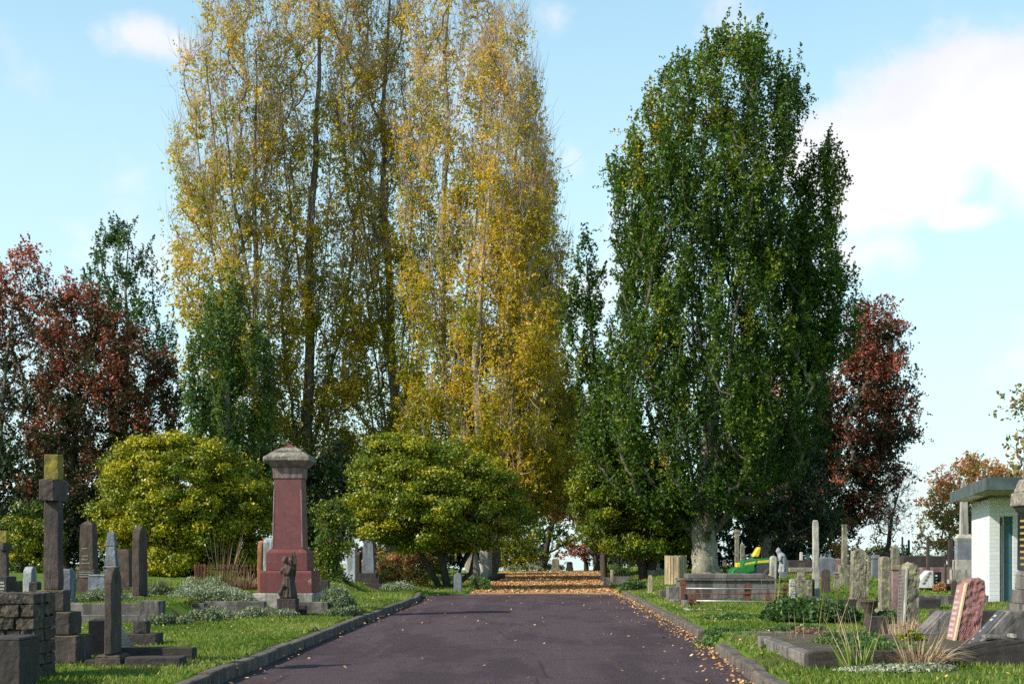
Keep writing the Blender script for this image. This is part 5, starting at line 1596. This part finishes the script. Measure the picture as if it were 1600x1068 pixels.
# --- big black and grey monument at the right edge
def edge_monument():
    d = 23.0
    X = lambda p: X_(p, d); Z = lambda p: Z_(p, d)
    cx = X(1650); cy = d + .42
    zg = ghf(cx, cy)
    root = thing('granite_monument', 'tall grey monument with black gold lettered panels at the right edge', 'monument', (cx, cy, zg))
    def w(p):                                          # half width whose far left edge shows at photo column p
        k = (p - CX) / F
        return cx - k * (cy + cx) / (1 + k)
    def lay(nm, pb, pt, l, lt, m, bev=.015):
        z0 = zg - .15 if pb is None else Z(pb)
        MB().frus(cx, cy, z0, Z(pt), w(l), w(l), w(lt), w(lt)).build(nm, m, root, bevel=bev)
    lay('step', None, 944, 1572, 1573, M['conc'])
    lay('step', 944, 922, 1578, 1579, M['conc'])
    lay('plinth', 922, 900, 1585, 1586, M['conc'])
    lay('plinth', 900, 891, 1585, 1590, M['conc'])
    lay('panel', 891, 800, 1589, 1590, M['black_granite'], .006)
    lay('cornice', 800, 789, 1590, 1582, M['black_granite'])
    lay('cornice', 789, 766, 1577, 1579, M['cap_stone'], .03)
    lay('pediment', 766, 745, 1582, 1592, M['cap_stone'], .02)
    lay('shaft', 745, 680, 1597, 1600, M['conc'])
    x0 = cx - w(1589.4); hw = w(1589.5)
    inscr('lettering', M['letter_gold'], root, 8, lambda u, v, k: (x0 - .004 - k, cy + hw * .7 - u, Z(885) + v), hw * 1.4, Z(806) - Z(885), .35)
    inscr('lettering', M['letter_pale'], root, 8, lambda u, v, k: (cx - hw * .8 + u, cy - hw - .004 - k, Z(885) + v), hw * 1.6, Z(806) - Z(885), .35)


edge_monument()

# --- middle distance right: dark wall, white plaques, more stones
kerbwall('long dark stone ledge wall across the grass left of the tall pale obelisk', [(X_(1418, 44), X_(1486, 44), 44.5, 45.2, Z_(868, 44)), (X_(1430, 43), X_(1490, 43), 42.6, 42.9, Z_(912, 43) + .02)], M['conc_dark'], name='grave_wall', cat='wall')
kerbwall('pinkish low grave wall under the dark ledge beside the obelisk', [(X_(1440, 43.5), X_(1490, 43.5), 43.4, 43.8, Z_(886, 43.5))], M['pink_stone'], name='grave_wall', cat='wall')
d = 40.5
root = thing('plaque_headstone', 'white sloping grave tablet with dark lettered bands before the dark ledge wall', 'headstone', (X_(1446, d), d, ghf(X_(1446, d), d)))
MB().prism([(X_(1430, d), Z_(914, d)), (X_(1452, d), Z_(891, d)), (X_(1458, d), Z_(891, d)), (X_(1459, d), Z_(918, d)), (X_(1430, d), Z_(918, d))], 'y', d, d + .5).build('body', M['white_marble'], root, bevel=.01)
for k in range(4):
    a = k / 4 + .08
    MB().prism([(X_(1440 + 12 * a, d), Z_(912 - 20 * a, d)), (X_(1444 + 12 * a, d), Z_(909.5 - 20 * a, d)), (X_(1445 + 12 * a, d), Z_(912 - 20 * a, d)), (X_(1441 + 12 * a, d), Z_(914 - 20 * a, d))], 'y', d - .012, d + .01).build('band', M['letter_dark'], root)
d = 41.0
root = thing('plaque_headstone', 'small black grave tablet with white bands right of the white sloping one', 'headstone', (X_(1466, d), d, ghf(X_(1466, d), d)))
MB().box(X_(1461, d), X_(1471, d), d, d + .14, ghf(X_(1466, d), d) - .05, Z_(893, d)).build('tablet', M['black_granite'], root, bevel=.008)
for k in range(3): MB().box(X_(1461.5, d), X_(1464.5, d), d - .012, d + .01, Z_(900 + 5 * k, d), Z_(897.5 + 5 * k, d)).build('band', M['white_marble'], root)
pxstack('slim brown post standing before the gold tree and dark ledge wall', 'stone_post', 'post', 42.5, 1450, [('shaft', None, 840, 2.6, 2.2), ('cap', 840, 837, 2.6, 1.8)], M['brown_stone'])
pxstack('short brown post before the pinkish wall left of the tall obelisk', 'stone_post', 'post', 42.0, 1477, [('shaft', None, 880, 1.8, 1.8)], M['brown_stone'])
pxstack('thin dark post in the distance right of the blue grey headstone', 'stone_post', 'post', 62, 1410, [('shaft', None, 838, 1.6, 1.3)], M['lichen_stone'])
pxstack('thin dark post behind the pointed lichened pillar, darker of two', 'stone_post', 'post', 60, 1420, [('shaft', None, 843, 1.8, 1.5)], M['conc_dark'])
pxstack('pale angular stone on the rise just left of the tall pale obelisk', 'headstone', 'headstone', 58, 1473, [('tablet', None, 862, 3.5, 2.5)], M['white_marble'], depthr=.6)
pxstack('dark upright stone beside the pale angular stone on the rise', 'headstone', 'headstone', 57, 1485, [('tablet', None, 842, 4, 3)], M['conc_dark'], depthr=1.2)
FAR = [(1290, 52, 870, 905, 14, 'blue_grey', 'wide blue grey tomb block in shade behind the tall slim post'), (1262, 62, 864, 900, 3, 'conc_pale', 'pale narrow upright stone in the shade under the maple'),
       (1296, 60, 864, 885, 2.2, 'white_marble', 'tiny white headstone under the small orange bush tree'), (1288, 47, 901, 915, 9, 'conc_pale', 'low pale mossy grave block behind the lawn right of the tall slim post'),
       (1252, 66, 862, 890, 2.6, 'white_marble', 'tiny pale stone glimpsed between the dark stems under the maple'), (1310, 56, 872, 895, 9, 'pink_stone', 'pinkish brown grave block behind the broken column'),
       (1345, 60, 880, 900, 8, 'conc', 'grey grave block beyond the rough leaning slab'), (1425, 52, 886, 905, 6, 'conc_dark', 'dark grave block just beyond the rough grey faced headstone'),
       (1533, 47, 892, 915, 7, 'conc', 'low grey headstone between the tall pale obelisk and the shed'), (1083, 62, 890, 905, 7, 'blue_grey', 'small grey headstone in shade between bin and pale trunk'),
       (1132, 64, 874, 900, 3, 'lichen_stone', 'small lichened stone in the shade right of the pale trunk'), (868, 96.5, 872, 892, 6, 'lichen_stone', 'stout lichened stump stone at the far end of the leafy path'),
       (824, 97, 872, 890, 1.6, 'wood', 'thin pale stake on the bank at the far end of the path'), (890, 97.5, 877, 890, 5, 'conc_dark', 'dark low stone at the end of the path beside the stump stone')]
for (px, d, pt, pb, hw, mt, lab) in FAR:
    nm = 'headstone'
    pxstack(lab, nm, 'headstone', d, px, [('base', None, pt + (pb - pt) * .7, hw * 1.15, hw * 1.15), ('tablet', pt + (pb - pt) * .7, pt + 2, hw, hw * .95), ('top', pt + 2, pt, hw * .95, hw * .6)], M[mt], depthr=.5)

# --- more graves crowding the right side
kerbwall('dark ledger slab lying behind the arch topped headstone', [(X_(1385, 31), X_(1470, 31), 31, 32.0, .36)], M['conc_dark'], name='grave_slab', cat='grave slab')
kerbwall('mossy grave kerb running across the lawn before the tall pale obelisk', [(X_(1432, 34), X_(1545, 34), 34, 34.18, .34)], M['conc'], name='grave_kerb')
kerbwall('long low dark tomb wall in shade behind the slim posts right of the mower', [(X_(1232, 56), X_(1345, 56), 56, 57.2, 1.05)], M['conc_dark'], name='grave_wall', cat='wall')
kerbwall('dark raised grave surround left of the urn and behind the dense green shrub', [(X_(1290, 29), X_(1338, 29), 29, 29.2, .42), (X_(1290, 29), X_(1290, 29) + .16, 29.2, 31, .42)], M['conc_dark'])
for (px, d, pt, hw, mt, lab) in [
    (1290, 40, 888, 7, 'brown_stone', 'squat brown headstone on the lawn right of the tall slim pale post'),
    (1352, 38, 896, 6, 'lichen_stone', 'short lichened headstone in the gap right of the rough leaning slab'),
    (1418, 36, 898, 6, 'conc_dark', 'dark stubby headstone peeping over the rough grey faced headstone'),
    (1437, 47, 880, 5, 'conc_dark', 'dark upright headstone at the left end of the dark ledge wall'),
    (1491, 38, 905, 5, 'brown_stone', 'low brown headstone before the steps of the tall pale obelisk'),
    (1536, 40, 896, 7, 'conc_dark', 'dark rounded headstone close by the shed wall'),
    (1254, 48, 878, 5, 'brown_stone', 'brown headstone just left of the tall slim pale post'),
    (1328, 52, 874, 5, 'conc_dark', 'dark headstone behind the right edge of the broken column pedestal')]:
    pxstack(lab, 'headstone', 'headstone', d, px, [('tablet', None, pt + 4, hw, hw * .96), ('top', pt + 4, pt, hw * .96, hw * .45)], M[mt], depthr=.4)

# ------------------------------------------------------------------ low plants, grass, fallen leaves
def mound(label, name, mat, x, y, rx, ry, h, n, size, tint=(.5, .2), cat='shrub', group=None, ratio=.4, up=.7, z=None, stems=8, spike=None, lumps=14):
    """A low spreading plant: leafy shoots over a lumpy mound, with a few stems inside."""
    zg = ghf(x, y) if z is None else z
    root = thing(name, label, cat, (x, y, zg), group)
    k = lumps
    a = rng.uniform(0, 2 * np.pi, k); r = np.sqrt(rng.random(k)) * .8
    lc = np.stack([x + np.cos(a) * r * rx, y + np.sin(a) * r * ry], 1)
    lh = h * (1 - .55 * r ** 2) * rng.uniform(.7, 1.1, k)
    own = rng.integers(0, k, n)
    d = unit(rng.normal(size=(n, 3)) + np.array([0, 0, .5])); d[:, 2] = np.abs(d[:, 2])
    lr = np.array([rx, ry, 0]) * .36
    P = np.zeros((n, 3))
    q = rng.uniform(.55, 1.0, n)
    P[:, 0] = lc[own, 0] + d[:, 0] * lr[0] * q; P[:, 1] = lc[own, 1] + d[:, 1] * lr[1] * q
    gz = gh(P[:, 0], P[:, 1]) if z is None else np.full(n, zg)
    P[:, 2] = gz + lh[own] * (.25 + .75 * d[:, 2] * q) * np.clip(1.15 - .2 * rng.random(n), 0, 2)
    T = np.clip(tint[0] + rng.normal(size=k)[own] * tint[1] * .6 + rng.normal(size=n) * tint[1], 0, 1)
    quads_np('foliage', leaf_quads(P, size * rng.uniform(.6, 1.3, n), ratio, (0, 0, up)), mat, root, tint=T)
    if spike:
        for i in range(spike[0]):
            sp = MB()
            j = rng.integers(k); p = lc[j] + rng.normal(size=2) * np.array([rx, ry]) * .25
            g = ghf(p[0], p[1]) if z is None else zg
            hh = lh[j] + spike[1] * random.uniform(.5, 1)
            sp.tube([(p[0], p[1], g), (p[0] + random.uniform(-.05, .05), p[1], g + hh)], [.004, .003], 4)
            sp.build('flower_stem', spike[2], root)
    return root


def px_mound(label, name, mat, d, x0, x1, pyt, n, size, ry=None, **kw):
    x = X_((x0 + x1) / 2, d); rx = (x1 - x0) / 2 * d / F
    zt = Z_(pyt, d); zg = kw.get('z') if kw.get('z') is not None else ghf(x, d)
    return mound(label, name, mat, x, d, rx, ry or rx * .7, max(zt - zg, .08), n, size, **kw)


SG = 'silver grey shrubs on the left graves'
M['mauve'] = plain('mauve_stalk', (.17, .12, .135), .9, 0, .1)
spk = (26, .14, M['mauve'])
px_mound('silver grey shrub with lilac stalks in front of the angel statue', 'silver_shrub', M['leaf_silver'], 27.0, 352, 462, 944, 5200, .055, .55, tint=(.42, .2), group=SG, spike=spk)
px_mound('silver green shrub before the retaining kerb, left of the one with lilac stalks', 'silver_shrub', M['leaf_silver'], 25.9, 292, 365, 946, 3200, .055, .5, tint=(.36, .2), group=SG, spike=(12, .1, M['mauve']))
px_mound('low green and silver shrub at the raised end block of the retaining kerb', 'silver_shrub', M['leaf_silver'], 24.3, 222, 305, 958, 2600, .055, .4, tint=(.22, .18), group=SG)
px_mound('broad silver carpet shrub on the terrace left of the red monument steps', 'silver_shrub', M['leaf_silver'], 29.0, 262, 402, 913, 8000, .055, 1.3, tint=(.58, .2), group=SG, lumps=30)
px_mound('silver shrub patch behind the terrace near the rusty fence', 'silver_shrub', M['leaf_silver'], 33.0, 270, 370, 899, 4000, .06, .9, tint=(.5, .2), group=SG, lumps=20)
px_mound('grey green shrub beside the foot of the tall thin dark headstone', 'silver_shrub', M['leaf_silver'], 30.5, 218, 272, 904, 2400, .055, .5, tint=(.28, .2), group=SG)
px_mound('silver shrub by the small pedestal and brown obelisk at left', 'silver_shrub', M['leaf_silver'], 27.4, 120, 205, 918, 2600, .055, .5, tint=(.45, .2), group=SG)
px_mound('grey green shrub spilling over the left kerb beside the red monument', 'silver_shrub', M['leaf_silver'], 29.2, 492, 556, 912, 5200, .06, .55, tint=(.28, .18), group=SG, lumps=20)
px_mound('low silver shrub reaching down to the left kerb edge', 'silver_shrub', M['leaf_silver'], 27.8, 510, 578, 944, 3400, .06, .45, tint=(.22, .15), group=SG)
px_mound('silver tufts at the base of the small pale headstone under the mushroom bush', 'silver_shrub', M['leaf_silver'], 47.5, 592, 650, 904, 2200, .075, .7, tint=(.45, .2), group=SG)
px_mound('pale dry grassy shrub left of the small pale headstone', 'silver_shrub', M['leaf_silver'], 50.0, 508, 545, 898, 1500, .08, .6, tint=(.55, .2), group=SG)
px_mound('small silver weed growing on the left kerb face', 'silver_shrub', M['leaf_silver'], 22.6, 486, 500, 984, 220, .05, .1, tint=(.4, .2), group=SG)
px_mound('bright green bush at the left edge of the leafy path', 'leafy_shrub', M['leaf_weed'], 50.0, 732, 772, 898, 1500, .10, .5, tint=(.75, .2))
px_mound('dark green plants at the foot of the forked bush trunk', 'leafy_shrub', M['leaf_weed'], 47.5, 962, 1020, 906, 2200, .09, .6, tint=(.25, .2))
px_mound('yellow green clipped low bush at the path end right of the leafy path', 'leafy_shrub', M['leaf_weed'], 66.0, 938, 985, 880, 1800, .11, .8, tint=(.8, .2), z=.3)
px_mound('dense dark green shrub in front of the T shaped cross', 'leafy_shrub', M['leaf_weed'], 25.5, 1190, 1345, 930, 11000, .09, .9, tint=(.32, .22), lumps=30, ratio=.5, up=.3)
px_mound('green weedy shrub beside the stone urn', 'leafy_shrub', M['leaf_weed'], 24.2, 1345, 1412, 950, 2200, .08, .4, tint=(.4, .25), ratio=.5)
px_mound('straggling green ground cover hanging over the right kerb gap', 'leafy_shrub', M['leaf_weed'], 22.0, 1080, 1192, 980, 6500, .06, .6, tint=(.45, .25), ratio=.6, up=.2, lumps=24)
px_mound('low grey green creeping plant in the right kerb gap', 'leafy_shrub', M['leaf_weed'], 20.8, 1078, 1130, 1002, 1600, .05, .4, tint=(.5, .25), ratio=.6, up=.2)
px_mound('grey green weeds below the railed grave', 'leafy_shrub', M['leaf_weed'], 27.0, 1085, 1195, 962, 4600, .06, .7, tint=(.55, .25), ratio=.6, up=.2, lumps=24)
px_mound('low weeds spread inside the large dark grave surround', 'leafy_shrub', M['leaf_weed'], 18.2, 1262, 1400, 986, 6000, .055, .8, z=.2, tint=(.5, .25), lumps=22)
px_mound('small weeds behind the pale side kerb of the large surround', 'leafy_shrub', M['leaf_weed'], 18.6, 1180, 1235, 1000, 1200, .05, .35,  tint=(.5, .25))
px_mound('silver leaved ground cover along the bottom edge under the dry grass', 'silver_shrub', M['leaf_silver'], 15.1, 1305, 1500, 1056, 3600, .05, .3, tint=(.62, .2), lumps=30)
px_mound('green weeds between the slanted desk headstones', 'leafy_shrub', M['leaf_weed'], 19.0, 1590, 1640, 962, 900, .05, .3, tint=(.6, .2), z=.2)
px_mound('sparse green weeds in the near corner of the dark grave surround', 'leafy_shrub', M['leaf_weed'], 16.6, 1285, 1450, 1000, 5200, .055, .5, tint=(.55, .25), lumps=26, z=.2)
px_mound('yellow flowered weeds by the foot of the grey slanted desk headstone', 'leafy_shrub', M['leaf_camellia'], 18.8, 1400, 1450, 985, 1200, .05, .3, tint=(.55, .25), z=.2)
px_mound('scrambling weeds along the dark kerb before the dense green shrub', 'leafy_shrub', M['leaf_weed'], 22.6, 1200, 1300, 975, 4200, .055, .5, tint=(.42, .25), lumps=24)
px_mound('grey green weeds around the foot of the lichened headstones', 'leafy_shrub', M['leaf_silver'], 26.0, 1330, 1420, 955, 3200, .055, .6, tint=(.25, .2), lumps=24)
px_mound('tangled dry weeds between the urn and the grey slanted desk', 'dry_weed', M['dry'], 22.0, 1370, 1450, 972, 2200, .06, .4, tint=(.45, .25), lumps=20)
px_mound('reddish dry low weeds behind the dry grass clump', 'dry_weed', M['dry'], 20.9, 1225, 1290, 976, 1600, .05, .25, tint=(.25, .2))
px_mound('red flowered plants at the foot of the black banded tablet', 'leafy_shrub', M['leaf_orange'], 40.2, 1457, 1480, 906, 400, .07, .2, tint=(.6, .3))
px_mound('dark clipped hedge strip along the lawn edge before the dark ledge wall', 'low_hedge', M['leaf_shade'], 41.0, 1428, 1512, 914, 3600, .07, .25, tint=(.6, .25), lumps=24, cat='hedge')
px_mound('pale green creeper on top of the dark ledge wall', 'leafy_shrub', M['leaf_weed'], 46.5, 1412, 1470, 860, 1600, .09, .4, tint=(.85, .2), z=.9)
px_mound('pale grasses on the bank at the far left end of the path', 'dry_weed', M['leaf_silver'], 97.0, 788, 850, 878, 2400, .16, 1.2, tint=(.6, .2), lumps=24)
px_mound('pale grasses on the bank at the far middle end of the path', 'dry_weed', M['leaf_silver'], 99.0, 840, 890, 879, 1600, .16, 1.0, tint=(.5, .2), lumps=20)


def strip_part(nm, V, T, mat, root):
    """One joined ribbon from consecutive quads."""
    V = np.array(V); n = len(V)
    P = np.concatenate([V[:, 0:2].reshape(-1, 3), V[-1:, [3, 2]].reshape(-1, 3)])
    q = np.array([(2 * i, 2 * i + 1, 2 * i + 3, 2 * i + 2) for i in range(n)])
    return mesh_np(nm, P, q.ravel(), np.arange(n) * 4, np.full(n, 4), mat, root, tint=np.full(len(P), T[0]))


def blades(label, name, x, y, parts, group=None, z=None, cat='plant'):
    """Strappy clump; parts = (part name, material, count, length, spread, width, droop, tint mean, lean)"""
    zg = ghf(x, y) if z is None else z
    root = thing(name, label, cat, (x, y, zg), group)
    for (nm, mat, n, L, sp, w, droop, tm, lean, br) in parts:
        V, T = [], []
        for i in range(n):
            a = random.uniform(0, 2 * math.pi); r0 = math.sqrt(random.random()) * br
            l = L * random.uniform(.55, 1.1)
            out = sp * random.uniform(.2, 1.0)
            dx, dy = math.cos(a) * out + lean, math.sin(a) * out * .7
            p0 = np.array([x + math.cos(a) * r0, y + math.sin(a) * r0, zg - .03])
            seg = 6
            pts = []
            for s in range(seg + 1):
                f = s / seg
                pts.append(p0 + np.array([dx * l * f, dy * l * f, l * (f - droop * f * f * (.4 + out))]))
            pts = np.array(pts); pts[:, 2] = np.maximum(pts[:, 2], zg - .03)
            side = unit(np.array([-math.sin(a + random.uniform(-.8, .8)), math.cos(a + random.uniform(-.8, .8)), .15]))
            t = min(max(random.gauss(tm, .18), 0), 1)
            if n <= 34: V, T = [], []
            for s in range(seg):
                wa = w * (1 - (s / seg) ** 2) * .5; wb = w * (1 - ((s + 1) / seg) ** 2) * .5
                V.append([pts[s] - side * wa, pts[s] + side * wa, pts[s + 1] + side * wb, pts[s + 1] - side * wb]); T.append(t)
            if n <= 34: strip_part(nm[:-1] if nm.endswith('s') else nm, V, T, mat, root)
        if n > 34: quads_np(nm, np.array(V), mat, root, tint=np.array(T))
    return root


blades('clump of flax with tall dry reddish stems inside the rusty iron fence', 'flax_plant', X_(350, 37), 37.0,
       [('green_blades', M['blade'], 70, .85, .35, .030, .25, .5, -.1, .30), ('dry_stalks', M['dry'], 26, 1.75, .45, .020, .05, .25, .12, .3), ('dead_leaves', M['dry'], 60, .6, 1.0, .028, .8, .2, 0, .4)])
blades('heap of dead reddish brown flax leaves left of the red monument', 'flax_plant', X_(382, 35), 35.2,
       [('dead_leaves', M['dry'], 230, .85, .95, .026, .62, .18, 0, .35), ('dry_stalks', M['dry'], 10, 1.0, .5, .014, .1, .5, .2, .2)])
blades('clump of green straps and arching straw stems at the bottom right', 'strap_plant', X_(1335, 15.3), 15.3,
       [('green_blades', M['blade'], 60, .46, .5, .020, .22, .55, -.05, .17), ('dry_stalks', M['dry'], 14, .85, .75, .012, .12, .75, -.35, .15)])
blades('sprawling dead straw coloured clump beside the green straps', 'strap_plant', X_(1395, 16.5), 15.35,
       [('dead_leaves', M['dry'], 220, .58, 1.1, .013, .55, .62, .05, .20), ('dry_stalks', M['dry'], 34, .62, .8, .009, .1, .8, .25, .2)])
blades('tuft of upright dry grass against the rough grey faced headstone', 'dry_grass_tuft', X_(1405, 20), 20.0, [('dry_stalks', M['dry'], 70, .5, .35, .010, .15, .7, .0, .25)])
blades('few tall brown weed stalks before the T shaped cross', 'weed_stalks', X_(1258, 19), 19.0, [('stalks', M['dry'], 9, .9, .35, .011, .04, .35, 0, .35)])
blades('bare weed stalks beside the stone urn', 'weed_stalks', X_(1318, 18), 18.0, [('stalks', M['dry'], 8, .95, .4, .010, .06, .5, .05, .35)])
blades('long straw stalks rising near the end of the tomb', 'weed_stalks', X_(1215, 31), 31.0, [('stalks', M['dry'], 12, 1.1, .35, .012, .05, .6, .05, .3)])
blades('grass tuft at the corner of the low dark kerbs, bottom left', 'grass_tuft', X_(268, 14.6), 14.6, [('blades', M['blade'], 30, .2, .5, .010, .3, .6, 0, .08)])
blades('orange dry grasses by the path end right of the leafy path', 'dry_grass_tuft', X_(968, 72), 72.0, [('dry_stalks', M['dry'], 70, 1.5, .3, .03, .1, .6, .0, .6)])
# one pink rose
mb = MB(); mb.ball((X_(517, 43.7), 43.6, Z_(846, 43.7)), (.05, .05, .045), 8)
rb = bpy.data.objects.get('rose_bush')
mb.build('rose_bloom', plain('pink_petals', (.55, .05, .07), .6), rb, smooth=True)


def grass_area(regions, name='grass', mat=None, seed=3):
    g = np.random.default_rng(seed)
    P, Hh = [], []
    for (x0, x1, y0, y1, dens, h) in regions:
        n = int(abs(x1 - x0) * (y1 - y0) * dens)
        x = g.uniform(x0, x1, n); y = g.uniform(y0, y1, n)
        l = road_l(np.minimum(y, 44.8)) - .2; r = road_r(y) + .2
        l = np.where(y > 45.2, road_l(y) - .1, l)
        k = (x < l) | (x > r)
        patch = .5 + .5 * np.sin(x * 2.1 + 3 * np.sin(y * .9)) * np.cos(y * 1.7)
        k &= g.random(n) < .18 + .82 * patch
        P.append(np.stack([x, y], 1)[k]); Hh.append((h * g.uniform(.5, 1.3, n) * (.7 + .5 * patch))[k])
    P = np.concatenate(P); Hh = np.concatenate(Hh)
    n = len(P); z = gh(P[:, 0], P[:, 1])
    a = g.uniform(0, 2 * np.pi, n); w = g.uniform(.006, .012, n) * (1 + P[:, 1] / 40)
    B = np.stack([P[:, 0], P[:, 1], z - .005], 1)
    s = np.stack([np.cos(a), np.sin(a), np.zeros(n)], 1) * w[:, None]
    t = np.stack([g.normal(0, .45, n) * Hh, g.normal(0, .45, n) * Hh, Hh], 1)
    V = np.stack([B - s, B + s, B + t], 1).reshape(-1, 3)
    tint = np.clip(.47 + .24 * g.normal(size=n) + .3 * np.sin(P[:, 0] * 1.3) * np.cos(P[:, 1] * .8), 0, 1)
    o = mesh_np(name, V, np.arange(n * 3), np.arange(n) * 3, np.full(n, 3), mat or M['grass'], tint=np.repeat(tint, 3))
    return tag(o, 'short sunlit lawn grass between the graves', 'grass', kind='stuff')


grass_area([(-9, -3.4, 13.2, 29.5, 1500, .055), (-12, -2.5, 29.5, 48, 420, .06), (2.4, 9, 13.2, 30, 900, .06), (2.6, 17, 30, 52, 330, .06), (-12, -1.9, 48, 75, 90, .09), (2.6, 18, 52, 80, 60, .09)])


def fallen(label, regions, name='fallen_leaves', seed=5):
    g = np.random.default_rng(seed)
    P, sz = [], []
    for (fx, y0, y1, n, s) in regions:
        y = y0 + (y1 - y0) * g.random(n)
        x = fx(y, g.random(n), g)
        P.append(np.stack([x, y, np.zeros(n)], 1)); sz.append(s * g.uniform(.6, 1.3, n))
    P = np.concatenate(P); sz = np.concatenate(sz)
    n = len(P)
    inr = (P[:, 0] > road_l(np.minimum(P[:, 1], 1e3))) & (P[:, 0] < road_r(P[:, 1]))
    P[:, 2] = np.where(inr, .030, gh(P[:, 0], P[:, 1]) + .03) + base_z(P[:, 1]) * np.where(inr, 1, 0) + g.uniform(0, .025, n)
    a = g.uniform(0, 2 * np.pi, n)
    u = np.stack([np.cos(a), np.sin(a), g.normal(0, .35, n)], 1); v = np.stack([-np.sin(a), np.cos(a), g.normal(0, .35, n)], 1)
    S_ = sz[:, None]
    V = np.stack([P - u * S_ * .5, P + v * S_ * .35, P + u * S_ * .5, P - v * S_ * .35], 1)
    o = quads_np(name, V, M['litter_leaf'], tint=np.clip(g.normal(.5, .25, n), 0, 1))
    return tag(o, label, 'leaves', kind='stuff')


fallen('orange and tan fallen leaves carpeting the far path and gathered along the right kerb', [
    (lambda y, u, g: road_l(np.maximum(y, 46.6)) + (road_r(y) - road_l(np.maximum(y, 46.6))) * u, 46.6, 98, 16000, .10),
    (lambda y, u, g: road_r(y) - .02 - np.abs(g.normal(0, .16, len(y))), 13.5, 46, 1150, .045),
    (lambda y, u, g: road_r(y) - .1 - np.abs(g.normal(0, .5, len(y))), 13.5, 46, 220, .045),
    (lambda y, u, g: road_l(y) + .1 + (road_r(y) - road_l(y) - .2) * u, 13.5, 46, 130, .045),
    (lambda y, u, g: road_l(np.minimum(y, 44)) + .05 + np.abs(g.normal(0, .2, len(y))), 13.5, 46, 160, .045),
    (lambda y, u, g: road_r(y) + .3 + np.abs(g.normal(0, 1.2, len(y))), 13.5, 46, 420, .045),
    (lambda y, u, g: -12 + 24 * u, 48, 96, 3000, .09), (lambda y, u, g: -9 + 5.5 * u, 15, 46, 320, .045)])
